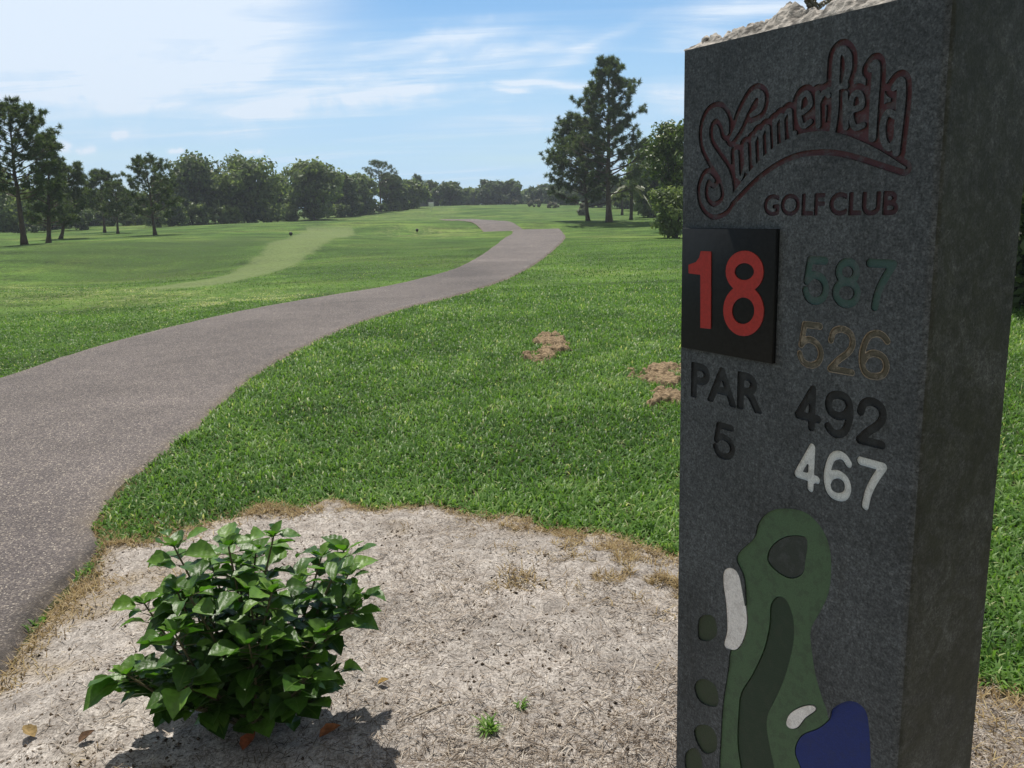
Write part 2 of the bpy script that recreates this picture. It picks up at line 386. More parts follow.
P3 = pxg([(225, 225), (330, 217), (460, 213), (455, 218), (330, 223), (240, 229)]); P4 = pxg([(50, 238), (130, 228), (200, 227), (130, 232)])
pale = np.maximum.reduce([sstep(.8, -.8, sdf(Xc, Yc, P)) for P in (P1, P2, P3, P4)])
RG = pxg([(0, 262), (60, 268), (150, 280), (240, 262), (285, 240), (240, 238), (170, 250), (80, 256)])
rough = sstep(1.2, -1.2, sdf(Xc, Yc, RG)) * 1.  # longer dark turf, with soft shading of the mounds painted in
RG2 = pxg([(290, 270), (350, 245), (480, 240), (500, 250), (440, 268), (330, 278)]); rough = np.maximum(rough, .6 * sstep(1.2, -1.2, sdf(Xc, Yc, RG2)))
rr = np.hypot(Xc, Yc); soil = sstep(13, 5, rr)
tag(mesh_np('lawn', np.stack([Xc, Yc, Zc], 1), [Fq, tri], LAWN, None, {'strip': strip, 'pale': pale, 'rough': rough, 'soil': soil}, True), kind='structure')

# bed sheet, gently mounded and clodded
gx = np.arange(-1.95, 2.8, .018); gy = np.arange(-2., 4.1, .018)
GX, GY = np.meshgrid(gx, gy); sb = sdf(GX, GY, BEDS) + (fbm(GX * 5, GY * 5) - .5) * .12
GZ = .014 + .035 * sstep(0, -.35, sb) + (fbm(GX * 3, GY * 3) - .5) * .05 + (fbm(GX * 16, GY * 16) - .5) * .03
GZ = GZ - .05 * sstep(-.02, .05, sb)
keep = sb < .045; idx = np.arange(GX.size).reshape(GX.shape)
q = np.stack([idx[:-1, :-1], idx[:-1, 1:], idx[1:, 1:], idx[1:, :-1]], -1); kq = (keep[:-1, :-1] & keep[:-1, 1:] & keep[1:, 1:] & keep[1:, :-1])
q = q[kq]; used = np.zeros(GX.size, bool); used[q.ravel()] = True; rem = np.cumsum(used) - 1
dry = np.exp(-(np.abs(sb) / .07) ** 2) * .8 + .55 * sstep(.5, .62, fbm(GX * 2.2 + 9, GY * 2.2)) * sstep(-.75, -.25, sb)
tag(mesh_np('planting_bed', np.stack([GX.ravel(), GY.ravel(), GZ.ravel()], 1)[used], [rem[q]], BED, None, {'dry': dry.ravel()[used]}, True), kind='structure',
    label='bare sandy planting bed with straw litter beside the cart path')
def zbed(x, y):
    s = sdf(x, y, BEDS); return .014 + .035 * sstep(0, -.35, s) + (fbm(x * 3, y * 3) - .5) * .05 + (fbm(x * 16, y * 16) - .5) * .03

# ------------------------------------------------------------------ grass blades
PATCHES = [(ground(553, 345), .17, .62), (ground(541, 356), .15, .38), (ground(664, 377), .27, .42), (ground(671, 401), .20, .22)]
def soilmask(x, y):
    m = np.zeros(np.shape(x), bool)
    for (c, a, b) in PATCHES:
        m |= ((x - c[0]) / a) ** 2 + ((y - c[1]) / b) ** 2 + (fbm(x * 8, y * 8) - .5) * 3.2 < .75
    return m
def ribbons(name, x, y, z, h, w, yaw, lean, tint, m, curl=.6, kind='stuff', extra=None):
    n = len(x); dx, dy = np.cos(yaw), np.sin(yaw); sx, sy = -dy, dx
    l1 = h * .5
    bx = np.stack([x, y, z], 1)
    a1 = lean; a2 = lean + curl
    m1 = bx + np.stack([dx * np.sin(a1) * l1, dy * np.sin(a1) * l1, np.cos(a1) * l1], 1)
    tp = m1 + np.stack([dx * np.sin(a2) * l1, dy * np.sin(a2) * l1, np.cos(a2) * l1], 1)
    sv = np.stack([sx, sy, np.zeros(n)], 1) * (w * .5)[:, None]
    V = np.stack([bx - sv * .8, bx + sv * .8, m1 + sv, m1 - sv, tp], 1).reshape(-1, 3)
    b = np.arange(n)[:, None] * 5
    return mesh_np(name, V, [b + np.array([[0, 1, 2, 3]]), b + np.array([[3, 2, 4]])], m, None, {'tint': np.repeat(tint, 5)})
def wedge(n, r0, r1, p, a0=-34., a1=37.):
    u = rng.random(n); e = 2 - p
    r = (r0 ** e + u * (r1 ** e - r0 ** e)) ** (1 / e); a = np.radians(a0 + rng.random(n) * (a1 - a0))
    return r * np.sin(a), r * np.cos(a)
def lawnpts(n, r0, r1, p):
    x, y = wedge(n, r0, r1, p)
    pe = sdf(x, y, PATHPOLY) + (vn(x * 7, y * 7) - .5) * .10
    be = sdf(x, y, BEDS) + (fbm(x * 5, y * 5) - .5) * .12 + (vn(x * 14, y * 14) - .5) * .06
    k = (pe > -.03) & (be > .0) & (~soilmask(x, y) | (rng.random(n) < .28)); return x[k], y[k], pe[k], be[k]
x, y, pe, be = lawnpts(390000, 1.9, 15., 1.15)
r = np.hypot(x, y); left = x < np.interp(y, L_[:, 1], L_[:, 0])
pn = fbm(x * 1.3, y * 1.3); hs = (.036 + .042 * rng.random(len(x))) * (.75 + .6 * pn) * np.where(left, .55, 1.) * sstep(-.12, .12, pe) ** .5
hs = np.maximum(hs, .028)
t = np.clip(.42 + (pn - .5) * .9 + (fbm(x * 5, y * 5) - .5) * .8 + rng.normal(0, .19, len(x)) - np.where(left, .12, 0.), 0, .93); t = np.clip(t + .7 * sstep(.8, -.8, sdf(x, y, P1)) * sstep(.45, .6, fbm(x * 1.4 + 5, y * 3.)), 0, 1); t[rng.random(len(x)) < .035] = 1.  # a few random blades made very pale: sun glints painted as colour
ribbons_o = ribbons('grass_blades', x, y, zt(x, y) - .004, hs, (.0050 + .0040 * rng.random(len(x))) * (1 + .05 * r), rng.random(len(x)) * 6.283, .1 + rng.random(len(x)) * 1.15, t, GRASS, .75)
tag(ribbons_o, 'thick green lawn of broad short blades beside the path', 'grass', kind='stuff')
x, y, pe, be = lawnpts(110000, 14.5, 34., .4); k = sdf(x, y, STRIP) > -.05; x, y = x[k], y[k]
r = np.hypot(x, y); pn = fbm(x * 1.3, y * 1.3); left = x < np.interp(y, L_[:, 1], L_[:, 0])
o = ribbons('far_grass_blades', x, y, zt(x, y) - .006, (.04 + .035 * rng.random(len(x))) * np.where(left, .5, .85) * (1. - .6 * sstep(20, 34, r)), .011 + .008 * rng.random(len(x)), rng.random(len(x)) * 6.283, rng.random(len(x)) * 1.0,
            np.clip(.42 + (pn - .5) * 1.3 + rng.normal(0, .15, len(x)) + .9 * sstep(.8, -.8, sdf(x, y, P1)) * sstep(.45, .6, fbm(x * 1.4 + 5, y * 3.)), 0, 1.), GRASS, .6)
tag(o, 'smooth mown green turf farther along the cart path', 'grass', kind='stuff')
# dead yellow grass fringe along the bed and path edge, and around the bare soil
x, y = wedge(150000, 1.5, 5.2, 1.)
be = sdf(x, y, BEDS) + (fbm(x * 5, y * 5) - .5) * .12; pe = sdf(x, y, PATHPOLY)
dn = fbm(x * 2.2 + 9, y * 2.2)
k = (pe > -.015) & ((rng.random(len(x)) < .85 * np.exp(-((be + .02) / .065) ** 2) * (.25 + 1.1 * sstep(.42, .6, fbm(x * 3 + 40, y * 3)))) | (rng.random(len(x)) < .35 * sstep(.54, .64, dn) * (be < 0) * (be > -.6)) | ((np.abs(pe - .01) < .03) & (y < 4.9) & (rng.random(len(x)) < .25 + .5 * (y > 3.5))))
x, y = x[k], y[k]
mx_, my_ = [x], [y]
for (qx, qy, qa, qb, cnt) in ((645, 590, .13, .09, 2600), (610, 568, .10, .12, 1900), (560, 545, .14, .12, 2000), (300, 514, .26, .07, 2600), (122, 540, .10, .13, 2600), (165, 535, .14, .10, 1800), (40, 640, .04, .16, 260), (75, 600, .03, .13, 260), (665, 612, .10, .06, 900), (520, 540, .14, .07, 1000), (990, 720, .3, .2, 2500), (520, 590, .09, .06, 500)):
    q_ = ground(qx, qy); ax, ay = q_[0] + rng.normal(0, qa, cnt), q_[1] + rng.normal(0, qb, cnt); kk = (fbm(ax * 9, ay * 9) > .43) & (sdf(ax, ay, PATHPOLY) > -.02); mx_.append(ax[kk]); my_.append(ay[kk])
x, y = np.concatenate(mx_), np.concatenate(my_); n = len(x)
o = ribbons('dead_grass', x, y, np.where(sdf(x, y, BEDS) < 0, zbed(x, y), 0.) - .002, .02 + .04 * rng.random(n), .002 + .002 * rng.random(n), rng.random(n) * 6.283, .7 + rng.random(n) * .85, rng.random(n), DRY, .3)
tag(o, 'dry yellow grass fringing the bare planting bed', 'dead grass', kind='stuff')
# straw, bark threads and crumbs on the bed
x, y = wedge(170000, 1.2, 4.2, .9); be = sdf(x, y, BEDS) + (fbm(x * 5, y * 5) - .5) * .1
dens = .25 + .75 * sstep(.40, .58, fbm(x * 1.8 + 4, y * 1.8 + 2)) ; dens = np.maximum(dens, sstep(2.6, 1.9, y)); dens = dens * (.25 + .75 * sstep(-.9, .1, x))
k = (be < .02) & (rng.random(len(x)) < dens); x, y = x[k], y[k]; n = len(x)
ll = .008 + .048 * rng.random(n) ** 1.9
tt = np.clip(rng.normal(.52, .29, n) - .13 * sstep(2.5, 1.8, y), 0, 1)
o = ribbons('bed_litter', x, y, zbed(x, y) + .002 + .004 * rng.random(n), ll, .0009 + .0022 * rng.random(n) ** 2, rng.random(n) * 6.283, 1.30 + rng.random(n) * .30, tt, LITTER, .06)
tag(o, 'straw threads and bark crumbs scattered on sandy bed', 'litter', kind='stuff')

x, y = wedge(15000, 1.25, 4.0, .9); be = sdf(x, y, BEDS); k = (be < -.01) & (rng.random(len(x)) < .12 + .9 * sstep(.52, .62, fbm(x * 4 + 7, y * 4 + 1))); x, y = x[k], y[k]; n = len(x)
sz = .0012 + .0065 * rng.random(n) ** 3.5; o8 = np.array([(1, 0, 0), (-1, 0, 0), (0, 1, 0), (0, -1, 0), (0, 0, 1), (0, 0, -1)], float)
V = np.stack([x, y, zbed(x, y) + .001], 1)[:, None, :] + o8[None] * sz[:, None, None] * rng.uniform(.5, 1.4, (n, 6, 1)); tri8 = np.array([(0, 2, 4), (2, 1, 4), (1, 3, 4), (3, 0, 4), (2, 0, 5), (1, 2, 5), (3, 1, 5), (0, 3, 5)])
o = mesh_np('bed_crumbs', V.reshape(-1, 3), [(np.arange(n)[:, None, None] * 6 + tri8[None]).reshape(-1, 3)], LITTER, None, {'tint': np.repeat(np.clip(rng.normal(.22, .2, n), 0, .9), 6)})
tag(o, 'dark soil crumbs and grit lying on the sandy bed', 'grit', kind='stuff')

# ------------------------------------------------------------------ bare soil heaps in the lawn
def soil_heap(c, a, b, label, seed):
    n = 90; V = []; g = np.linspace(-1.35, 1.35, n); X, Y = np.meshgrid(g, g); wx = c[0] + X * a; wy = c[1] + Y * b
    rr = X ** 2 + Y ** 2 + (fbm(wx * 8, wy * 8) - .5) * 3.2
    z = .055 * sstep(.9, .2, rr) + (fbm(wx * 22, wy * 22) - .5) * .055 * sstep(1., .6, rr) - .03 * sstep(.7, .95, rr)
    idx = np.arange(n * n).reshape(n, n); q = np.stack([idx[:-1, :-1], idx[:-1, 1:], idx[1:, 1:], idx[1:, :-1]], -1)
    kk = rr < 1.; kq = kk[:-1, :-1] & kk[:-1, 1:] & kk[1:, 1:] & kk[1:, :-1]; q = q[kq]
    used = np.zeros(n * n, bool); used[q.ravel()] = True; rem = np.cumsum(used) - 1
    V = np.stack([wx.ravel() - c[0], wy.ravel() - c[1], z.ravel()], 1)[used]
    root = mesh_np('soil_heap', V, [rem[q]], SOIL, None, None, False)
    root.location = (c[0], c[1], zt1(*c)); tag(root, label, 'soil heap', 'bare soil heaps in the lawn')
for i, ((c, a, b), lb) in enumerate(zip(PATCHES, ['bare brown soil heap in mid lawn, the farther of two touching', 'bare brown soil heap in mid lawn, the nearer of two touching', 'wide crumbly brown soil heap in grass at the left edge of the post', 'smaller soil heap nearest the camera at left edge of the post'])):
    soil_heap(c, a, b, lb, i)

# ------------------------------------------------------------------ stone tee post
AZ = R(-31)
Lp0 = np.array([0.24156, 1.17852]); W_P, D_P = .3705, .151
u_dir = np.array([-math.sin(AZ), -math.cos(AZ)]); Lp = Lp0 - u_dir * .0085; y_dir = np.array([-u_dir[1], u_dir[0]])
n_dir = np.array([u_dir[1], -u_dir[0]])
def uv(px, py):
    d = ray(px, py); t = np.dot(Lp, n_dir) / np.dot(d[:2], n_dir); P = d[:2] * t
    return float(np.dot(P - Lp, u_dir)), float(d[2] * t)      # v measured from eye height
VTOP = .188
post = empty('stone_tee_post', (Lp[0], Lp[1], 0), math.atan2(u_dir[1], u_dir[0]))
tag(post, 'grey granite tee post with engraved yardages and painted hole map', 'tee marker post')
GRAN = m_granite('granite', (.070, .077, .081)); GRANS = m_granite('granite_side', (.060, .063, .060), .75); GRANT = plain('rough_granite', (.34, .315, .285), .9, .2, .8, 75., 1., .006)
P_MAR = m_paint('maroon_paint', (.095, .030, .034), .5); P_MAR2 = m_paint('dull_maroon', (.060, .022, .028), .15); P_GRN = m_paint('faded_green_paint', (.050, .100, .086), .5, lo=.48, hi=.6)
P_TAN = m_paint('worn_gold_paint', (.11, .095, .065), .7, wearcol=(.36, .30, .22), lo=.52, hi=.62); P_BLK = m_paint('black_paint', (.016, .017, .018), .15)
P_WHT = m_paint('white_paint', (.78, .80, .78), .35, wearcol=(.3, .33, .33)); P_MAP = m_paint('map_green', (.078, .140, .072), .45, wearcol=(.055, .08, .05), lo=.5, hi=.58); P_FWY = m_paint('fairway_green', (.022, .046, .026), .35, wearcol=(.045, .06, .04))
P_PUT = m_paint('putting_green', (.035, .045, .038), .3); P_SND = m_paint('bunker_white', (.92, .88, .84), .35, wearcol=(.55, .50, .46), lo=.52, hi=.56); P_LAKE = m_paint('lake_blue', (.006, .026, .17), .25, .5, wearcol=(.02, .03, .09))
P_TREE = m_paint('tree_patch_green', (.040, .060, .032), .4, wearcol=(.05, .055, .04)); P_PLATE = plain('plate_black', (.011, .012, .012), .6, .25, .3, 200., .2, .0006); P_RED = plain('numeral_red', (.42, .030, .022), .5, .4, .15, 300., .2, .0004)

G = .00125; NU = int(round(W_P / G)); C_ = .002
v_lo = -.93; NV = int(round((VTOP - v_lo) / G))
RC = .009; us = np.linspace(C_, W_P - RC, NU + 1); vs = np.linspace(v_lo, VTOP, NV + 1); UU, VVg = np.meshgrid(us, vs)

def poly_sdf_local(P, pad=.012):
    """SDF on the grid, only near P; elsewhere large"""
    P = np.asarray(P); out = np.full(UU.shape, 1.)
    i0, i1 = np.searchsorted(us, [P[:, 0].min() - pad, P[:, 0].max() + pad]); j0, j1 = np.searchsorted(vs, [P[:, 1].min() - pad, P[:, 1].max() + pad])
    out[j0:j1, i0:i1] = sdf(UU[j0:j1, i0:i1], VVg[j0:j1, i0:i1], P); return out
def loops_sdf(loops, pad=.01):
    allp = np.concatenate(loops); out = np.full(UU.shape, 1.)
    i0, i1 = np.searchsorted(us, [allp[:, 0].min() - pad, allp[:, 0].max() + pad]); j0, j1 = np.searchsorted(vs, [allp[:, 1].min() - pad, allp[:, 1].max() + pad])
    x, y = UU[j0:j1, i0:i1], VVg[j0:j1, i0:i1]; ins = np.zeros(x.shape, bool); d = np.full(x.shape, 1e9)
    for P in loops: ins ^= inpoly(x, y, P); d = np.minimum(d, dpoly(x, y, P))
    out[j0:j1, i0:i1] = np.where(ins, -d, d); return out
def stroke_sdf(pts, rr, pad=.014):
    P = np.asarray(pts, float); out = np.full(UU.shape, 1.)
    i0, i1 = np.searchsorted(us, [P[:, 0].min() - pad, P[:, 0].max() + pad]); j0, j1 = np.searchsorted(vs, [P[:, 1].min() - pad, P[:, 1].max() + pad])
    x, y = UU[j0:j1, i0:i1], VVg[j0:j1, i0:i1]; d = np.full(x.shape, 1e9)
    for i in range(len(P) - 1):
        a, b = P[i], P[i + 1]; dx, dy = b - a; L = dx * dx + dy * dy + 1e-12
        t = np.clip(((x - a[0]) * dx + (y - a[1]) * dy) / L, 0, 1)
        d = np.minimum(d, np.hypot(x - a[0] - t * dx, y - a[1] - t * dy) - (rr[i] * (1 - t) + rr[i + 1] * t))
    out[j0:j1, i0:i1] = d; return out
def text_loops(s):
    cu = bpy.data.curves.new('t', 'FONT'); cu.body = s; cu.fill_mode = 'NONE'; cu.resolution_u = 6; cu.space_character = 1.0
    ob = bpy.data.objects.new('t', cu); COL.objects.link(ob); bpy.context.view_layer.update()
    me = ob.to_mesh(); adj = {}
    for e in me.edges: a, b = e.vertices; adj.setdefault(a, []).append(b); adj.setdefault(b, []).append(a)
    co = [(v.co.x, v.co.y) for v in me.vertices]; seen = set(); loops = []
    for s0 in adj:
        if s0 in seen: continue
        lp = [s0]; seen.add(s0); cur = s0
        while True:
            nx = [q for q in adj[cur] if q not in seen]
            if not nx: break
            cur = nx[0]; seen.add(cur); lp.append(cur)
        loops.append(np.array([co[i] for i in lp]))
    ob.to_mesh_clear(); bpy.data.objects.remove(ob); bpy.data.curves.remove(cu); return loops
def fit_text(s, u0, u1, v0, v1, bold=.0012):
    lp = text_loops(s); A = np.concatenate(lp); mn, mx = A.min(0), A.max(0)
    out = []
    for l in lp:
        q = (l - mn) / (mx - mn); out.append(np.stack([u0 + bold + q[:, 0] * (u1 - u0 - 2 * bold), v0 + bold + q[:, 1] * (v1 - v0 - 2 * bold)], 1))
    return loops_sdf(out) - bold
def mesh_region(S, depth, wall_to=None, base=True, us_=None, vs_=None):
    """polygonise S<0 on the grid at local y=depth; walls along the contour to y=wall_to"""
    ins = S < 0; idx = np.arange(S.size).reshape(S.shape); nu = S.shape[1]
    cells = ins[:-1, :-1].astype(int) + ins[:-1, 1:] + ins[1:, 1:] + ins[1:, :-1]
    full = cells == 4; q = np.stack([idx[:-1, :-1], idx[:-1, 1:], idx[1:, 1:], idx[1:, :-1]], -1)[full]
    vid = {}; V = []
    def gv(k, u, v):
        if k not in vid: vid[k] = len(V); V.append((u, v))
        return vid[k]
    F4 = []; 
    uq = np.unique(q); rem = -np.ones(S.size, int); rem[uq] = np.arange(len(uq))
    for i in uq: vid[int(i)] = len(V); V.append((us[i % nu], vs[i // nu]))
    polys = {}; walls = []
    for j, i in zip(*np.where((cells > 0) & (cells < 4))):
        cs = [(j, i), (j, i + 1), (j + 1, i + 1), (j + 1, i)]; poly = []; cr = []
        for k in range(4):
            a, b = cs[k], cs[(k + 1) % 4]; sa, sb_ = S[a], S[b]
            if sa < 0: poly.append(gv(int(a[0] * nu + a[1]), us[a[1]], vs[a[0]]))
            if (sa < 0) != (sb_ < 0):
                t = sa / (sa - sb_); ka, kb = a[0] * nu + a[1], b[0] * nu + b[1]
                vv = gv(('e', min(ka, kb), max(ka, kb)), us[a[1]] * (1 - t) + us[b[1]] * t, vs[a[0]] * (1 - t) + vs[b[0]] * t)
                poly.append(vv); cr.append((vv, sa < 0))
        if len(poly) >= 3: polys.setdefault(len(poly), []).append(poly)
        for k in range(0, len(cr)):
            if cr[k][1] and len(cr) > 1: walls.append((cr[k][0], cr[(k + 1) % len(cr)][0]))
    FL = [rem[q]] if len(q) else []
    FL += [np.array(p) for p in polys.values()]
    V = np.array(V); V3 = np.stack([V[:, 0], np.full(len(V), depth), V[:, 1]], 1)
    if wall_to is not None and walls:
        n = len(V3); w = np.array(walls); V3 = np.concatenate([V3, np.stack([V[:, 0], np.full(n, wall_to), V[:, 1]], 1)])
        FL.append(np.stack([w[:, 0], w[:, 1], w[:, 1] + n, w[:, 0] + n], 1))
    return V3, FL

# --- logo strokes, digitised on the stone face
Z6 = lambda x, y: uv(680 + x * .2603, 30 + y * .2603)
def zs(pts, rad, n=6):
    P = np.array([(*Z6(x, y), r_) for (x, y), r_ in zip(pts, rad if hasattr(rad, '__len__') else [rad] * len(pts))])
    P[:, 2] *= .2603 * 1.22 / F_PX
    Q = catmull(P, n) if len(pts) > 2 else P
    return stroke_sdf(Q[:, :2], Q[:, 2])
strokes = [
    ([(178, 392), (172, 350), (148, 318), (116, 332), (99, 380), (104, 440), (136, 498), (172, 556), (186, 620), (172, 672), (128, 694), (94, 664), (86, 610), (104, 562), (128, 580)], [11, 17, 19, 18, 17, 18, 21, 22, 20, 17, 13, 11, 11, 10, 7]),
    ([(196, 418), (222, 372), (246, 312), (284, 248), (312, 254), (306, 302), (272, 328)], [8, 13, 15, 14, 13, 12, 7]),
    ([(216, 470), (220, 560)], 9), ([(216, 540), (232, 572), (250, 520)], 6), ([(252, 442), (256, 540)], 9),
    ([(280, 420), (284, 512)], 8.5), ([(280, 436), (300, 392), (308, 400)], 6), ([(308, 396), (312, 486)], 8.5), ([(308, 412), (328, 370), (336, 380)], 6), ([(336, 374), (340, 464)], 8.5),
    ([(362, 350), (366, 446)], 8.5), ([(362, 366), (384, 328), (392, 336)], 6), ([(391, 332), (395, 424)], 8.5), ([(391, 348), (414, 308), (422, 316)], 6), ([(422, 312), (426, 400), (440, 396)], 8.5),
    ([(470, 316), (500, 286), (488, 244), (462, 262), (456, 320), (470, 368), (500, 352)], 8.5),
    ([(528, 244), (530, 366)], 9), ([(530, 280), (552, 240), (570, 252)], 8),
    ([(634, 196), (646, 150), (644, 100), (624, 76), (604, 96), (598, 160), (596, 240), (594, 320), (582, 398), (560, 408)], [9, 12, 13, 12, 13, 14, 13, 12, 10, 7]), ([(566, 232), (626, 214)], 8),
    ([(634, 246), (636, 372)], 9.5), ([(632, 206), (636, 214)], 9.5),
    ([(664, 306), (698, 290), (690, 246), (664, 252), (654, 310), (668, 372), (702, 366)], 9),
    ([(730, 150), (750, 132), (752, 180), (744, 290), (738, 414)], [9, 13, 14, 14, 12]),
    ([(820, 222), (846, 198), (850, 240), (846, 300), (838, 380), (830, 470)], [9, 13, 14, 14, 13, 11]),
    ([(828, 330), (798, 318), (778, 362), (782, 424), (804, 452), (828, 424)], 10),
    ([(196, 650), (232, 606), (290, 542), (360, 482), (440, 440), (520, 424), (600, 428), (680, 450), (760, 482), (862, 530)], [8, 12, 17, 23, 26, 27, 24, 19, 14, 4]),
]
SL = np.minimum.reduce([zs(*s) for s in strokes])
Mg = 18 * .2603 * 1.22 / F_PX
S_logo = np.maximum(-SL - .0000, SL - Mg)
def box(px0, px1, py0, py1):
    """face rectangle whose left/right edges are px0/px1 and whose top/bottom at the left are py0/py1"""
    a = uv(px0, py0); b = uv(px0, py1); c = uv(px1, (py0 + py1) / 2); return a[0], c[0], b[1], a[1]
Z2 = lambda x, y: (660 + x / 2.813, 220 + y / 2.809)
def tb(s, x0, x1, y0, y1, bold=.0012):
    a = Z2(x0, y0); b = Z2(x1, y1); return fit_text(s, *box(a[0], b[0], a[1], b[1]), bold)
u0, u1, w0, w1 = box(763.5, 798.5, 192.5, 0); vb = uv(763, 216)[1]; vt = uv(763, 194.5)[1]
S_g = np.minimum(fit_text('GOLF', uv(763.5, 205)[0], uv(825, 205)[0], vb, vt, .0010), fit_text('CLUB', uv(829, 205)[0], uv(898.5, 205)[0], vb, vt, .0012))
def arc_(cx, cy, rx, ry, n=25): return [(cx + rx * math.cos(a_), cy + ry * math.sin(a_)) for a_ in np.linspace(0, 2 * math.pi, n)]
six_ = [(.97, .86), (.78, .97), (.5, 1.), (.18, .88), (.0, .56), (.0, .28), (.16, .06), (.5, .0), (.86, .07), (1., .27), (.86, .47), (.5, .54), (.18, .45), (.02, .27)]
DG = {'8': [(arc_(.5, .765, .40, .235), 0), (arc_(.5, .265, .5, .265), 0)], '7': [([(0, 1.), (1., 1.)], 0), ([(1., 1.), (.66, .66), (.42, .32), (.32, .0)], 1)],
      '5': [([(.90, 1.), (.18, 1.), (.05, .48)], 0), ([(.05, .48), (.24, .60), (.5, .64), (.84, .54), (1., .32), (.86, .09), (.5, .0), (.16, .07), (.0, .25)], 1)],
      '2': [([(.02, .70), (.14, .92), (.5, 1.), (.86, .91), (.97, .70), (.82, .48), (.38, .24), (.04, .0)], 1), ([(.04, .0), (1., .0)], 0)],
      '6': [(six_, 1)], '9': [([(1 - x_, 1 - y_) for x_, y_ in six_], 1)], '4': [([(.70, .0), (.70, 1.), (.0, .25), (1., .25)], 0)]}
def digits(txt, bx_, ht=.085, gap=.17):
    u0_, u1_, v0_, v1_ = bx_; Hh = v1_ - v0_; t_ = ht * Hh; n = len(txt); cw = ((u1_ - u0_) - (n - 1) * gap * Hh - 2 * t_ * n) / n; out = []
    for i_, ch in enumerate(txt):
        x0_ = u0_ + t_ + i_ * (cw + 2 * t_ + gap * Hh)
        for pts, sm in DG[ch]:
            P = np.array([(x0_ + a_ * cw, v0_ + t_ + b_ * (Hh - 2 * t_)) for a_, b_ in pts]); P = catmull(P, 5) if sm else P; out.append(stroke_sdf(P, [t_] * len(P)))
    return np.minimum.reduce(out)
def tbd(txt, x0, x1, y0, y1, ht=.085):
    a = Z2(x0, y0); b = Z2(x1, y1); return digits(txt, box(a[0], b[0], a[1], b[1]), ht, .07)
S_587 = tbd('587', 403, 665, 100, 236, .085); S_526 = tbd('526', 388, 650, 281, 412, .075); S_492 = tbd('492', 382, 642, 455, 583, .088); 
a_ = uv(660 + 375 / 2.813, 220 + 628 / 2.809); S_467 = digits('467', (uv(793.5, 470)[0], uv(886, 485)[0], uv(795, 487.5)[1], uv(810, 443)[1]), .085, .07)
S_par = tb('PAR', 88, 290, 397, 497, .0024); S_5 = tbd('5', 150, 212, 562, 664, .09)
Z3 = lambda x, y: uv(660 + x / 2.6676, 480 + y / 2.667)
def region(pts, n=4): return poly_sdf_local(catmull([Z3(*p) for p in pts], n, True))
S_map = region([(330, 76), (385, 85), (425, 120), (448, 165), (457, 225), (450, 300), (425, 355), (402, 400), (405, 455), (415, 520), (432, 580), (447, 625), (452, 700), (440, 820), (400, 900), (330, 960), (230, 950), (165, 860), (158, 768), (162, 680), (167, 600), (182, 500), (188, 455), (224, 380), (225, 270), (204, 215), (215, 188), (250, 155), (262, 115), (290, 85)])
S_put = region([(330, 155), (372, 152), (388, 165), (383, 215), (375, 250), (345, 262), (310, 245), (285, 215), (295, 180)])
S_fwy = region([(308, 316), (330, 320), (345, 350), (352, 385), (350, 440), (330, 520), (305, 580), (285, 620), (280, 660), (290, 720), (302, 780), (305, 850), (280, 900), (240, 890), (218, 820), (213, 768), (205, 700), (208, 620), (215, 570), (245, 520), (275, 455), (290, 390), (293, 340)])
S_b1 = region([(170, 243), (190, 235), (208, 250), (218, 290), (230, 370), (222, 420), (205, 450), (185, 452), (170, 440), (178, 400), (175, 330), (168, 280)])
S_b2 = region([(335, 650), (345, 625), (375, 607), (405, 603), (412, 615), (385, 635), (365, 660), (345, 663)])
S_lk = region([(358, 725), (375, 685), (420, 665), (450, 640), (460, 610), (500, 590), (535, 600), (555, 640), (562, 768), (555, 860), (500, 920), (440, 900), (390, 830), (372, 768)])
trees_ = [[(103, 372), (118, 360), (140, 362), (151, 385), (150, 415), (128, 430), (104, 424), (100, 400)], [(92, 545), (115, 530), (145, 545), (156, 580), (150, 604), (120, 600), (98, 580)],
          [(90, 668), (110, 652), (138, 660), (152, 690), (148, 722), (120, 730), (100, 705)], [(70, 725), (95, 715), (112, 745), (108, 790), (80, 800), (66, 760)], [(92, 850), (120, 840), (140, 870), (125, 900), (98, 895)]]
S_tr = [region(t_, 3) for t_ in trees_]
e = .0012
S_mapc = np.maximum.reduce([S_map, -(S_put - e), -(S_fwy - e), -(S_b1 - e), -(S_b2 - e), -(S_lk - e)])
S_lkc = S_lk
carve = np.minimum.reduce([S_logo, S_g, S_587, S_526, S_492, S_467, S_par, S_5, S_map, S_put, S_fwy, S_b1, S_b2, S_lk] + S_tr)
Vf, Ff = mesh_region(-carve, 0.0, .0045)
Vf[:, 2] += H_EYE; Z0 = H_EYE + v_lo; ZT = H_EYE + VTOP
midx = [0] * sum(len(f) for f in Ff)
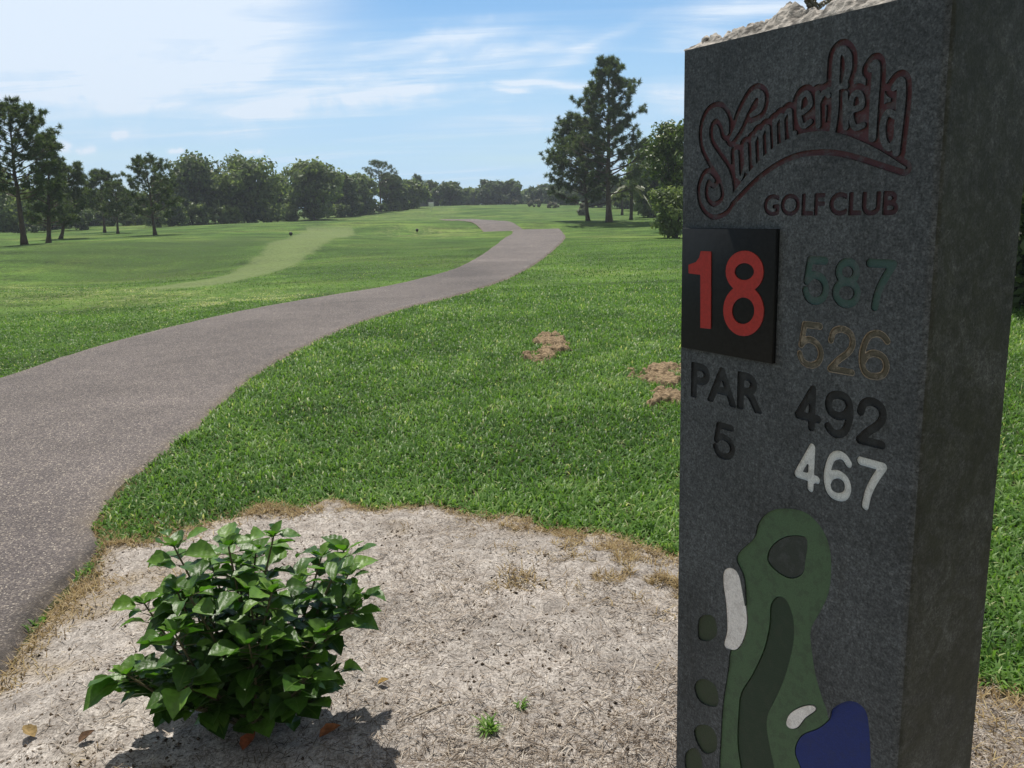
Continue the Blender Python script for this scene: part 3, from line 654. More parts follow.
# rest of the block: lower front, chamfers, sides, back
nb = len(Vf)
def slab(x0, y0, x1, y1, z0, z1, nz=40, nxx=6):
    V = []; F = []
    for j in range(nz + 1):
        for i in range(nxx + 1):
            s = i / nxx; V.append((x0 + (x1 - x0) * s, y0 + (y1 - y0) * s, z0 + (z1 - z0) * j / nz))
    for j in range(nz):
        for i in range(nxx): a = j * (nxx + 1) + i; F.append((a, a + 1, a + nxx + 2, a + nxx + 1))
    return V, F
mbp = []; 
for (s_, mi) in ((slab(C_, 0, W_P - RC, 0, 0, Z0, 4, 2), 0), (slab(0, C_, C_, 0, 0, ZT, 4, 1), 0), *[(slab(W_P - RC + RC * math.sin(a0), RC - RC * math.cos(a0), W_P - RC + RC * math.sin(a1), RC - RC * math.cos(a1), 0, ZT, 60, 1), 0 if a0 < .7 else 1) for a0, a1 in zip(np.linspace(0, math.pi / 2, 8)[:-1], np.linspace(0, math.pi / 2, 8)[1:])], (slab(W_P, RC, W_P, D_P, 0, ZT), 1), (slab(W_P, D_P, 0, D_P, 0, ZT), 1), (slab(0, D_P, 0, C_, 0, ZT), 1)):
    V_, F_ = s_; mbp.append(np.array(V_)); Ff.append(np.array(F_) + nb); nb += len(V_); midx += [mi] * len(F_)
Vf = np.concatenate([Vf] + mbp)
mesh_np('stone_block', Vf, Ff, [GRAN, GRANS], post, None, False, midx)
def inlay(name, S, depth, m, label=None):
    V_, F_ = mesh_region(S - .0001, depth, .0050); V_[:, 2] += H_EYE
    o = mesh_np(name, V_, F_, m, post)
    if label: o['label'] = label
    return o
inlay('club_logo', S_logo, .0030, P_MAR, 'dull maroon carved script logo reading Summerfield')
inlay('club_name', S_g, .0022, P_MAR2, 'dark carved words GOLF CLUB')
inlay('yardage_number', S_587, .0020, P_GRN, 'faded green carved number 587'); inlay('yardage_number', S_526, .0020, P_TAN, 'worn gold carved number 526')
inlay('yardage_number', S_492, .0022, P_BLK, 'black carved number 492'); inlay('yardage_number', S_467, .0022, P_WHT, 'white carved number 467')
inlay('number_rim', np.maximum(S_526 - .0001, -(S_526 + .0010)), .0008, m_paint('pale_gold_rim', (.44, .35, .25), .6, lo=.5, hi=.6), 'pale worn rim of the gold number 526')
inlay('par_word', S_par, .0022, P_BLK, 'black carved word PAR'); inlay('par_number', S_5, .0022, P_BLK, 'black carved number 5')
mp_ = inlay('hole_map', S_mapc, .0022, P_MAP, 'green painted rough of the carved hole map')
inlay('map_green', S_put, .0034, P_PUT); inlay('map_fairway', S_fwy, .0038, P_FWY, 'dark green winding fairway on the map')
inlay('map_bunker', S_b1, .0012, P_SND, 'long white bunker on the map'); inlay('map_bunker', S_b2, .0014, P_SND, 'small white bunker on the map')
inlay('map_lake', S_lk, .0026, P_LAKE, 'deep blue lake on the map')
for s_ in S_tr: inlay('map_tree', s_, .0026, P_TREE)
# plate with the hole number, proud of the stone
pt = .007; pu0, pu1, pv0, pv1 = .0085, .1715, -.2025, -.0395
def boxmesh(x0, x1, y0, y1, z0, z1, b=.0008):
    V = []; 
    for (yy, ins) in ((y1, 0), (y0 + b, 0), (y0, b)):
        V += [(x0 + ins, yy, z0 + ins), (x1 - ins, yy, z0 + ins), (x1 - ins, yy, z1 - ins), (x0 + ins, yy, z1 - ins)]
    F = [(0, 1, 5, 4), (1, 2, 6, 5), (2, 3, 7, 6), (3, 0, 4, 7), (4, 5, 9, 8), (5, 6, 10, 9), (6, 7, 11, 10), (7, 4, 8, 11), (8, 9, 10, 11), (3, 2, 1, 0)]
    return V, F
mb = MB(); V_, F_ = boxmesh(pu0, pu1, -pt, -.0002, H_EYE + pv0, H_EYE + pv1); mb.add(V_, F_); plate = mb.build('number_plate', P_PLATE, post)
plate['label'] = 'square black plate with the red hole number'
def plate_text(ch, x0, x1, y0, y1):
    a = Z2(x0, y0); b_ = Z2(x1, y1); S_ = fit_text(ch, *box(a[0], b_[0], a[1], b_[1]), .0062)
    V_, F_ = mesh_region(S_, -pt - .0012, -pt + .0003); V_[:, 2] += H_EYE; return mesh_np('numeral', V_, F_, P_RED, plate)
# numerals drawn as strokes: bold grotesque 1 and 8
def num_strokes(sl, m):
    S_ = np.minimum.reduce(sl); V_, F_ = mesh_region(S_, -pt - .0012, -pt + .0003); V_[:, 2] += H_EYE; return mesh_np('numeral', V_, F_, m, plate)
def q2(x, y): a_, b_ = uv(*Z2(x, y)); return a_ + .0062, b_
def rect_poly(P): return poly_sdf_local(np.array([q2(*p) for p in P]))
one = rect_poly([(118, 86), (147, 87), (146, 303), (117, 300), (117, 152), (84, 148), (84, 124), (104, 117), (114, 104)])
def ring(cx, cy, rx, ry, hw):
    P = [q2(cx + rx * math.cos(t_), cy + ry * math.sin(t_)) for t_ in np.linspace(0, 2 * math.pi, 33)]; return stroke_sdf(P, [hw] * 33)
hw8 = 15.5 / 2.81 * 1.19 / F_PX
num_strokes([one], P_RED); num_strokes([ring(240, 143, 40, 41, hw8), ring(237, 252, 44, 54, hw8)], P_RED)
# rough hewn top
n1, n2 = 220, 96; cu_, cy_ = np.linspace(0, W_P, n1), np.linspace(0, D_P, n2); CX, CY = np.meshgrid(cu_, cy_)
de = np.minimum.reduce([CX, W_P - CX, CY, D_P - CY]); 
hz = .012 * (1 - np.exp(-de / .008)) + sstep(0, .012, de) * ((fbm(CX * 34, CY * 34) - .45) * .026 + (fbm(CX * 110, CY * 110) - .5) * .016 + (vn(CX * 420, CY * 420) - .5) * .003 + .012 * np.exp(-((CX - .145) / .022) ** 2 - ((CY - .03) / .02) ** 2))
hz = np.maximum(hz, .0) ; hz[de <= 0] = 0
jx = (vn(CX * 200, CY * 200) - .5) * .004 * (de > 0)
Vt = np.stack([CX + jx, CY + jx, ZT + hz], -1).reshape(-1, 3); idx = np.arange(n1 * n2).reshape(n2, n1)
Fq = np.stack([idx[:-1, :-1], idx[:-1, 1:], idx[1:, 1:], idx[1:, :-1]], -1).reshape(-1, 4)
tp = mesh_np('rough_top', Vt, [Fq], GRANT, post); tp['label'] = 'pale rough-hewn top of the stone'
# weed sprig growing on top of the post
def post_pt(u, y, z): return np.array([Lp[0] + u_dir[0] * u + y_dir[0] * y, Lp[1] + u_dir[1] * u + y_dir[1] * y, z])
spr = empty('weed_sprig', tuple(post_pt(.165, .05, ZT + .02))); tag(spr, 'grey green weed sprig growing on top of the stone post', 'weed')
mb = MB(); ml = MB(); rs = random.Random(3)
for k in range(9):
    a = rs.uniform(-1.6, 1.6); hgt = rs.uniform(.02, .07); rr_ = rs.uniform(.01, .05)
    pts = [np.array([math.sin(a) * rr_ * s + u_dir[0] * .0, math.cos(a) * rr_ * s * .4, hgt * (s - .35 * s * s * (rr_ / .04))]) for s in np.linspace(0, 1.1, 9)]
    V_, F_ = tube(pts, np.linspace(.0011, .0005, 9), 5); mb.add(V_, F_)
    for p in pts[1:]:
        for s in (-1, 1):
            c = p + np.array([s * .0028, rs.uniform(-.002, .002), .001]); d = .0026
            ml.add([c + np.array(v) * d for v in ((1, 0, 0), (-1, 0, 0), (0, 1, 0), (0, -1, 0), (0, 0, 1), (0, 0, -1))], [(0, 2, 4), (2, 1, 4), (1, 3, 4), (3, 0, 4), (2, 0, 5), (1, 2, 5), (3, 1, 5), (0, 3, 5)], rs.random())
mb.build('stem', STEM, spr); ml.build('leaves', GREYL, spr)

# ------------------------------------------------------------------ hibiscus bush
def leaf(mb, base, d, up, L, wd, tint, droop=.5, fold=.25):
    d = d / np.linalg.norm(d); s = np.cross(d, up); s /= np.linalg.norm(s) + 1e-9; nrm = np.cross(s, d)
    prof = [.06, .66, .95, 1., .90, .70, .42, .0]; V = []; tn = []; ac = []
    for i, p_ in enumerate(prof):
        t_ = i / 7; w_ = wd * .5 * p_ * (1 + (.07 if i % 2 else -.05))
        c = base + d * L * (t_ - .06 * droop * t_ * t_) - np.array([0, 0, 1.]) * (droop * L * .45 * t_ * t_)
        lf = fold * w_ + .02 * L * math.sin(i * 2.1)
        V += [c - s * w_ + nrm * lf, c - s * w_ * .5 + nrm * lf * .35, c, c + s * w_ * .5 + nrm * lf * .35, c + s * w_ + nrm * (fold * w_ - .02 * L * math.sin(i * 2.1))]; ac += [1, .5, 0, .5, 1]
    F = []
    for i in range(7):
        for k in range(4): a = i * 5 + k; F.append((a, a + 1, a + 6, a + 5))
    mb.add(V, F, tint); leaf.ac.append(np.array(ac, float))
def hibiscus(bx, by, label, rs):
    z0 = float(zbed(np.array([bx]), np.array([by]))[0]); root = empty('hibiscus_bush', (bx, by, z0)); tag(root, label, 'shrub')
    ms = MB(); ml = MB(); leaf.ac = []
    tips = []
    for k in range(17):
        th = 2 * math.pi * k / 17 + rs.uniform(-.2, .2); rr_ = rs.uniform(.10, .34) * (1.1 if abs(math.cos(th)) > .6 else .85); zz = rs.uniform(.44, .55) - .25 * (rr_ / .37) ** 2.2
        tips.append(np.array([rr_ * math.cos(th) * 1.08, rr_ * math.sin(th) * .85, zz]))
    tips += [np.array([-.02, -.02, .54]), np.array([-.30, -.06, .17]), np.array([-.26, -.14, .22]), np.array([-.12, -.15, .13]), np.array([.08, -.16, .14]), np.array([.2, -.12, .13]), np.array([-.2, .1, .14]), np.array([.24, .0, .14]), np.array([.30, .02, .50]), np.array([.33, -.05, .36]), np.array([-.2, .04, .52]), np.array([.12, -.18, .34]), np.array([-.1, -.24, .25]), np.array([.22, -.2, .24]), np.array([.1, .02, .55]), np.array([-.28, -.02, .38])]
    for tp_ in tips:
        mid = tp_ * np.array([.55, .55, .5]) + np.array([rs.uniform(-.03, .03), rs.uniform(-.03, .03), 0]); st = np.array([rs.uniform(-.04, .04), rs.uniform(-.04, .04), -.02])
        P = catmull([st, mid, tp_], 7); V_, F_ = tube(P, np.linspace(.006, .0025, len(P)), 6); ms.add(V_, F_)
        n = len(P)
        for i in range(3, n):
            f = i / (n - 1)
            if rs.random() < .97:
              for rep in range(3 if f > .45 else 1):
                a = i * 2.4 + rep * 2.2 + rs.uniform(-.5, .5)
                out = np.array([math.cos(a), math.sin(a), rs.uniform(.05, .55)]); pet = P[i] + out * rs.uniform(.015, .04)
                V_, F_ = tube([P[i], pet], [.0013, .001], 4); ms.add(V_, F_)
                L = rs.choice([.045, .06, .075, .085, .095]) * rs.uniform(.85, 1.1); bright = rs.uniform(0, .8) + (.22 if f > .8 else 0)
                leaf(ml, pet, out * np.array([1, 1, 1.]) + np.array([0, 0, .0]), np.array([rs.uniform(-.4, .4), rs.uniform(-.4, .4), 1.]), L, L * rs.uniform(.66, .86), min(bright, .92), rs.uniform(-.1, 1.1), rs.uniform(.15, .6))
        for k in range(5):   # young rosette at the tip
            a = k * 2.4 + rs.random(); out = np.array([math.cos(a), math.sin(a), rs.uniform(.5, 1.5)]); L = rs.uniform(.028, .065)
            leaf(ml, tp_, out, np.array([rs.uniform(-.3, .3), rs.uniform(-.3, .3), 1.]), L, L * .62, rs.uniform(.6, 1.), rs.uniform(.1, .7), .35)
    ms.build('stem', STEM, root)
    o = mesh_np('leaves', np.concatenate(ml.v), [np.array(x_) for x_ in ml.f.values()], HIB, root, {'tint': np.concatenate(ml.a), 'across': np.concatenate(leaf.ac)}, True)
    return root
hb = ground(257, 737)
hbo = hibiscus(hb[0], hb[1], 'small glossy green hibiscus bush in the sandy bed', random.Random(5)); hbo.scale = (.93, .93, .98)

# ------------------------------------------------------------------ small things on the bed
def fallen(px, py, L, col, label, yaw, seed):
    p = ground(px, py, .03); m = plain('dead_leaf', col, .8, .2, .4, 90., .6, .002); mb = MB(); leaf.ac = []
    rs = random.Random(seed)
    leaf(mb, np.array([0, 0, .006]), np.array([math.cos(yaw), math.sin(yaw), .25]), np.array([0, 0, 1.]), L, L * .7, .5, -.3, .7)
    o = mb.build('fallen_leaf', m, None, True); o.location = (p[0], p[1], float(zbed(np.array([p[0]]), np.array([p[1]]))[0]) + .004)
    tag(o, label, 'leaf', 'fallen leaves on the bed')
fallen(320, 747, .06, (.30, .12, .05), 'curled reddish brown leaf in the shade right of the bush base', .3, 1)
fallen(244, 762, .055, (.26, .08, .035), 'red brown leaf upright under the front of the bush', 1.2, 2)
fallen(378, 690, .035, (.40, .27, .10), 'small tan leaf on sand right of the hibiscus bush', .1, 3)
fallen(36, 746, .05, (.28, .20, .09), 'dull tan leaf on sand at lower left corner', 2.6, 4)
fallen(80, 752, .045, (.12, .07, .04), 'dark brown leaf left of the bush on sand', .8, 5)
def tuft(px, py, n, L, label):
    p = ground(px, py, .03); rs = random.Random(n); mb = MB(); 
    for k in range(n):
        a = rs.uniform(0, 6.28); ln = rs.uniform(.3, 1.2); l = L * rs.uniform(.6, 1.1); w_ = .0035; r0 = L * .5 * rs.random(); a0 = rs.uniform(0, 6.28)
        b = np.array([math.cos(a0) * r0, math.sin(a0) * r0, 0]); dd = np.array([math.cos(a), math.sin(a), 0]); s = np.array([-dd[1], dd[0], 0]) * w_
        m1 = b + dd * l * .5 * math.sin(ln) + np.array([0, 0, l * .5 * math.cos(ln)]); t_ = m1 + dd * l * .5 * math.sin(ln + .6) + np.array([0, 0, l * .5 * math.cos(ln + .6)])
        mb.add([b - s, b + s, m1 + s, m1 - s, t_], [(0, 1, 2, 3), (3, 2, 4)], rs.uniform(.4, .95))
    o = mb.build('grass_tuft', GRASS); o.location = (p[0], p[1], float(zbed(np.array([p[0]]), np.array([p[1]]))[0])); tag(o, label, 'grass tuft', 'grass tufts on the bed')
tuft(489, 734, 46, .055, 'bright green grass tuft, the larger one on the sandy bed')
tuft(522, 710, 14, .035, 'tiny green grass sprout behind the larger tuft on the bed')
tuft(185, 439, 60, .10, 'dark green grass tuft leaning over the right edge of the path')
def twig(pts, rad, label):
    P = np.array([ground(x_, y_, .035) for x_, y_ in pts]); z = zbed(P[:, 0], P[:, 1]) + .006
    Q = catmull(np.stack([P[:, 0], P[:, 1], z], 1), 6); c = Q[0].copy(); V_, F_ = tube(Q - c, np.linspace(rad, rad * .5, len(Q)), 6); mb = MB(); mb.add(V_, F_)
    o = mb.build('twig', plain('twig_wood', (.36, .30, .23), .9, .2, .3, 60.)); o.location = tuple(c); tag(o, label, 'twig', 'twigs on the bed')
twig([(412, 724), (428, 718), (444, 712), (458, 707)], .0028, 'pale straight twig on the bed left of the grass tuft')
twig([(450, 766), (449, 748), (462, 730), (486, 718), (510, 706)], .0014, 'thin curved straw stem looping round the grass tuft')
twig([(640, 722), (612, 740), (590, 764)], .0014, 'thin straw stem near the bottom beside the post')
twig([(112, 628), (122, 622), (130, 617)], .0018, 'short dark twig on sand left of the bush')
def pebble(px, py, s, label):
    p = ground(px, py, .03); rs = np.random.default_rng(int(px)); V = []; F = []; n = 8
    for j in range(1, 5):
        for k in range(n): a = 2 * math.pi * k / n; f = math.pi * j / 5; V.append(np.array([math.sin(f) * math.cos(a) * 1.4, math.sin(f) * math.sin(a), math.cos(f) * .6]) * s * (1 + .3 * (rs.random() - .5)))
    V += [np.array([0, 0, .6 * s]), np.array([0, 0, -.6 * s])]
    for j in range(3):
        for k in range(n): F.append((j * n + k, (j + 1) * n + k, (j + 1) * n + (k + 1) % n, j * n + (k + 1) % n))
    for k in range(n): F.append((32, k, (k + 1) % n)); F.append((33, 24 + (k + 1) % n, 24 + k))
    mb = MB(); mb.add(V, F); o = mb.build('pebble', plain('shell_white', (.7, .66, .6), .6, .3, .15, 90.)); o.location = (p[0], p[1], float(zbed(np.array([p[0]]), np.array([p[1]]))[0]) + .3 * s); tag(o, label, 'pebble', 'white shell chips on the bed')
pebble(499, 652, .007, 'largest white shell chip on bare sand behind the tuft')
pebble(644, 636, .004, 'white shell chip nearest the left edge of the post')
pebble(653, 628, .003, 'smallest white shell chip close to the stone post')

# ------------------------------------------------------------------ trees
def needle_puffs(C, rad, k, rs, ln=1.0, wd=.07):
    k = int(k * 1.6); n = len(C); c = np.repeat(C, k, axis=0); r_ = np.repeat(rad, k)
    d = rs.normal(size=(n * k, 3)); d[:, 2] += .35; d /= np.linalg.norm(d, axis=1)[:, None]
    s = np.cross(d, rs.normal(size=(n * k, 3))); s /= np.linalg.norm(s, axis=1)[:, None]
    L = (r_ * (.5 + .6 * rs.random(n * k)))[:, None]; w_ = (r_ * wd)[:, None]
    V = np.stack([c + d * L * .12 - s * w_, c + d * L * .12 + s * w_, c + d * L], 1).reshape(-1, 3)
    tint = np.clip(np.repeat(rs.random(n) * .6 + .1, k) + rs.normal(0, .15, n * k), 0, 1)
    return V, np.arange(n * k * 3).reshape(-1, 3), np.repeat(tint, 3)
def leaf_cards(C, rad, k, size, rs, flat=.0):
    n = len(C); c = np.repeat(C, k, axis=0); r_ = np.repeat(rad, k)[:, None]
    d = rs.normal(size=(n * k, 3)); d /= np.linalg.norm(d, axis=1)[:, None]
    p = c + d * r_ * (.55 + .5 * rs.random((n * k, 1))) * np.array([1, 1, .8])
    nr_ = d + rs.normal(size=(n * k, 3)) * .55 + np.array([0, 0, .35]); nr_ /= np.linalg.norm(nr_, axis=1)[:, None]
    a = np.cross(nr_, rs.normal(size=(n * k, 3))); a /= np.linalg.norm(a, axis=1)[:, None]; b = np.cross(nr_, a)
    s = (size * (.6 + .8 * rs.random((n * k, 1))))
    V = np.stack([p - a * s, p + b * s * .55, p + a * s, p - b * s * .55], 1).reshape(-1, 3)
    tint = np.clip(np.repeat(rs.random(n) * .55 + .12, k) + rs.normal(0, .16, n * k), 0, 1)
    return V, np.arange(n * k * 4).reshape(-1, 4), np.repeat(tint, 4)
def pine(x, y, H, Rc, cb, label, seed, group='pine trees on the course', lean=0., puffr=.27, n_br=46, k=30, prof=None, mat_=PINE, side=None):
    rs = np.random.default_rng(seed); root = empty('pine_tree', (x, y, zt1(x, y) - .03)); tag(root, label, 'pine tree', group)
    tr = MB(); ts = np.linspace(0, 1, 12); wob = rs.normal(0, .012 * H, (12, 2)).cumsum(0) * .35
    tp = np.stack([lean * H * ts ** .8 + wob[:, 0] * ts, wob[:, 1] * ts, H * .97 * ts], 1); r0 = H * .016 + .03
    rr_ = r0 * (1 - .85 * ts); rr_[0] *= 1.45
    V_, F_ = tube(tp, rr_, 9); tr.add(V_, F_); C = []; Rd = []
    tipz = np.array([np.interp(ts[-1], ts, tp[:, i]) for i in range(3)])
    for i in range(n_br):
        f = cb + (1 - cb) * ((i + rs.random()) / n_br) ** .9; f = min(f, .99)
        o = np.array([np.interp(f, ts, tp[:, j]) for j in range(3)]); g = (f - cb) / (1 - cb)
        pr = prof(g) if prof else (.35 + .65 * math.sin(math.pi * (g * .85 + .15)) ** .8) * (1 - .25 * g)
        L = Rc * pr * rs.uniform(.55, 1.12); a = i * 2.4 + rs.uniform(-.5, .5); el = rs.uniform(.05, .5) + .5 * g
        if side is not None: L *= 1 + side * math.cos(a)
        dh = np.array([math.cos(a), math.sin(a), 0]); P = []
        for s in np.linspace(0, 1, 6): P.append(o + dh * L * s * math.cos(el * .7) + np.array([0, 0, L * (math.sin(el) * s * .6 + .22 * s * s)]))
        P = np.array(P); br = max(.012, .22 * np.interp(f, ts, rr_) + .008 * L); V_, F_ = tube(P, np.linspace(br, br * .3, 6), 5, False); tr.add(V_, F_)
        nt_ = max(2, int(2 + L / (puffr * 1.5)))
        for q in range(nt_):
            s = .32 + .68 * (q + rs.random() * .6) / nt_; s = min(s, 1.); b_ = np.array([np.interp(s, np.linspace(0, 1, 6), P[:, j]) for j in range(3)])
            for e_ in (rs.choice([1, 2, 2]) * [0]):
                a2 = a + rs.uniform(-1.3, 1.3); l2 = rs.uniform(.15, .5) * L * (1.1 - s * .6) + puffr * .5
                t_ = b_ + np.array([math.cos(a2) * l2, math.sin(a2) * l2, l2 * rs.uniform(.1, .6)])
                V_, F_ = tube([b_, t_], [br * .35, br * .15], 3, False); tr.add(V_, F_); C.append(t_); Rd.append(puffr * rs.uniform(.75, 1.2))
        C.append(P[-1]); Rd.append(puffr * rs.uniform(.9, 1.2))
    for q in range(5): C.append(tp[-1] + rs.normal(0, puffr * .7, 3) + np.array([0, 0, .0])); Rd.append(puffr)
    tr.build('trunk', BARK, root, True)
    V_, F_, T_ = needle_puffs(np.array(C), np.array(Rd), k, rs)
    mesh_np('crown', V_, [F_], mat_, root, {'tint': T_}); return root
def broad(x, y, H, Rx, cb, label, seed, m=OAK, group='broadleaf trees along the fairway', nc=46, k=70, size=.2, name='oak_tree', cat='tree', bark=BARK2, Ry=None, trunk=True, z_off=0):
    rs = np.random.default_rng(seed); root = empty(name, (x, y, zt1(x, y) - .05 + z_off)); tag(root, label, cat, group); Ry = Ry or Rx
    tr = MB(); cz0 = cb * H; ch = H - cz0; C = []; Rd = []
    ft = rs.random(nc)
    for i in range(nc):
        # clump centres in an irregular dome
        th = rs.random() * 6.283; g = ft[i]; env = math.sin(math.pi * min(max(.16 + .70 * g, 0), 1)) ** .7
        q = rs.random() ** .45 * env * (1 + .22 * math.sin(3 * th + seed) + .12 * math.sin(5 * th + 2 * seed))
        cr = rs.uniform(.22, .36) * min(Rx, ch * .6)
        C.append([math.cos(th) * q * (Rx - cr * .7), math.sin(th) * q * (Ry - cr * .7), cz0 + cr * .6 + g * (ch - cr * 1.5)]); Rd.append(cr)
    C = np.array(C); Rd = np.array(Rd)
    if trunk:
        r0 = H * .022 + .04; T = [np.array([0, 0, 0]), np.array([rs.normal(0, .02 * H), rs.normal(0, .02 * H), cz0 * .8 + .1 * H]), np.array([rs.normal(0, .05 * H), rs.normal(0, .05 * H), cz0 + ch * .55])]
        P = catmull(T, 4); V_, F_ = tube(P, np.linspace(r0, r0 * .4, len(P)), 8); tr.add(V_, F_)
        for i in range(0, nc, 2):
            b_ = P[rs.integers(len(P) // 3, len(P))]; md = (b_ + C[i]) / 2 + np.array([0, 0, -.05 * H * rs.random()]); Q = catmull([b_, md, C[i]], 3); V_, F_ = tube(Q, np.linspace(r0 * .32, r0 * .08, len(Q)), 5, False); tr.add(V_, F_)
        tr.build('trunk', bark, root, True)
    V_, F_, T_ = leaf_cards(C, Rd, k, size, rs)
    # stray outer sprigs break the outline
    ne = nc * 4; dd = rs.normal(size=(ne, 3)); dd /= np.linalg.norm(dd, axis=1)[:, None]; ci = rs.integers(0, nc, ne); C2 = C[ci] + dd * Rd[ci][:, None] * rs.uniform(.9, 1.12, (ne, 1)); V2, F2, T2 = leaf_cards(C2, np.full(ne, size * 1.2), 5, size * .75, rs)
    mesh_np('crown', np.concatenate([V_, V2]), [np.concatenate([F_, F2 + len(V_)])], m, root, {'tint': np.concatenate([T_, T2])}); return root
def hpx(px, Y, pytop, zb=None):
    """height that reaches image row pytop at column px, forward distance Y"""
    d = ray(px, pytop); t_ = Y / d[1]; z = H_EYE + d[2] * t_; x = d[0] * t_; return x, z - zt1(x, Y)

# left pine group
def pine_px(pxb, Y, pxt, pytop, Rc, cb, label, seed, **kw):
    xb = at_dist(pxb, Y, 242); xt, H = hpx(pxt, Y, pytop + 5); pine(xb, Y, H, Rc, cb, label, seed, lean=(xt - xb) / H, **kw)
GP = 'pine trees left of the fairway'
pine_px(24, 35, 6, 99, 1.95, .34, 'tall leaning pine nearest on the left, cut by the photo edge', 21, group=GP, puffr=.20, n_br=62, k=36)
pine_px(48, 43, 46, 130, 1.15, .15, 'slim pine with a pointed top, right of the nearest left pine', 22, group=GP, puffr=.22, n_br=60, k=36, prof=lambda g: 1.15 - .8 * g)
pine_px(61, 50, 69, 160, 1.5, .17, 'short bushy pine, third from the left edge', 23, group=GP, puffr=.25, n_br=52, k=36)
pine_px(106, 62, 99, 167, 1.6, .30, 'round topped pine left of the two slim trunks in the gap', 24, group=GP, puffr=.27, n_br=44, k=34)
pine_px(119, 58, 114, 179, 1.15, .26, 'small thin pine with slender trunk beside the round topped pine', 25, group=GP, puffr=.23, n_br=32, k=30)
pine_px(156, 52, 145, 154, 1.85, .2, 'open spreading pine standing apart before the oak line', 26, group=GP, puffr=.24, n_br=44, k=30, side=.1)
# big pine right and its companion
GR = 'pine trees right of the path'
Yb = 63.
xt, Hb = hpx(605, Yb, 58); xb = at_dist(609, Yb)
pine(xb, Yb, Hb, 4.1, .17, 'tallest pine in the middle distance, right of the cart path', 31, group=GR, lean=(xt - xb) / Hb * .9, puffr=.37, n_br=86, k=36, prof=lambda g: (.55 + 1.6 * g if g < .25 else .95 - .72 * (g - .25) / .75) * (.88 + .12 * math.sin(g * 11)))
Yc_ = 66.; xt, Hc = hpx(574, Yc_, 118); xb = at_dist(588, Yc_)
pine(xb, Yc_, Hc * .95, 2.7, .14, 'shorter bushy pine overlapping the left side of the tallest pine', 32, group=GR, lean=-.06, puffr=.36, n_br=70, k=44, side=-.25, prof=lambda g: 1.15 - .6 * g)
# treeline: (px centre, distance, top row, half width px, kind, label)
TL = [
 (-30, 75, 150, 40, 'o', 'dark oak behind the pines beyond the left edge'),
 (14, 88, 186, 30, 'd', 'low dark tree behind the nearest left pine trunk'), (55, 92, 185, 26, 'o', 'low oak behind the slim left pines'), (92, 100, 190, 22, 'd', 'low dark tree seen in the gap under the round topped pine'), (136, 96, 192, 20, 'o', 'low green tree behind the slender trunks'),
 (190, 92, 148, 27, 'd', 'tall dark domed oak at the left end of the tree line'), (166, 98, 176, 16, 'o', 'lower oak tucked behind the open spreading pine'), (218, 100, 172, 16, 'd', 'dark filler oak between the two tallest oaks of the line'),
 (243, 95, 151, 28, 'o', 'broad grey green oak, second crown of the tree line'), (276, 108, 172, 17, 'd', 'small dark oak right of the broad grey green oak'), (311, 104, 157, 24, 'o', 'rounded oak near the middle of the tree line'),
 (340, 116, 170, 17, 'd', 'dark oak right of the rounded middle oak'), (358, 122, 172, 15, 'o', 'green oak under the tall thin crown'), (378, 128, 162, 14, 'p', 'tall open crowned pine rising over the line'),
 (391, 132, 172, 14, 'd', 'dark oak right of the tall open crown'), (408, 138, 176, 13, 'o', 'last oak before the gap in the tree line'), (330, 150, 178, 22, 'd', 'far dark oak peeping behind the middle oaks'),
 (418, 150, 176, 5, 'p', 'slim pointed tree at the end of the oak line'), (431, 170, 180, 7, 'd', 'first small dark tree past the gap'), (449, 165, 181, 13, 'd', 'round dark tree standing alone past the gap'),
 (471, 190, 187, 11, 'o', 'low grey green tree right of the round dark one'), (487, 185, 179, 10, 'd', 'left tree of the taller distant pair'), (497, 188, 180, 8, 'd', 'right tree of the taller distant pair'), (512, 186, 179, 10, 'd', 'dark distant tree right of the taller pair'),
 (526, 210, 190, 11, 'o', 'low distant tree left of the pine trunks'), (540, 180, 183, 10, 'd', 'rounded distant tree near the big pine left edge'), (552, 175, 184, 8, 'd', 'small distant tree touching the big pine crown'), (566, 150, 186, 15, 'd', 'dark shrubby tree behind the shorter pine trunk'),
 (424, 200, 188, 12, 'd', 'small far tree filling the gap after the oak line'), (598, 130, 180, 18, 'd', 'dark tree behind the two right pine trunks'), (628, 120, 172, 20, 'o', 'green tree behind the small palm'), (462, 230, 190, 22, 'd', 'far low wood edge tree past the gap'), (505, 240, 191, 26, 'd', 'far low wood edge tree below the taller pair'), (548, 230, 190, 22, 'd', 'far low tree behind the big pine'),
 (655, 75, 140, 24, 'o', 'tall leafy tree behind the leafy tree beside the post'), (655, 110, 165, 30, 'd', 'dark tree filling behind the leafy tree at right'),
]
for i, (px, Yd, top, hw, kd, lb) in enumerate(TL):
    x, H = hpx(px, Yd, top); Rx = hw / F_PX * Yd * 1.3
    if kd == 'p': pine(x, Yd, H, Rx * 1.05, .35, lb, 100 + i, group='trees in the far tree line', puffr=.42, n_br=26, k=22)
    else:
        broad(x, Yd, H, Rx, .02, lb, 100 + i, OAK if kd == 'o' else OAKD, 'trees in the far tree line', nc=int(30 + hw * 1.5), k=int(60 + 1.6 * hw), size=.0022 * Yd + .03)
# trees only the side views would show more of
for i, (px, Yd, top, hw, lb) in enumerate([(720, 70, 120, 50, 'leafy tree hidden behind the stone post on the left'), (840, 60, 130, 60, 'leafy tree hidden behind the middle of the stone post'), (1000, 50, 120, 60, 'leafy tree hidden behind the stone post on the right')]):
    x, H = hpx(px, Yd, top); broad(x, Yd, H, hw / F_PX * Yd, .12, lb, 200 + i, OAK, 'trees behind the stone post', nc=40, k=50, size=.25)
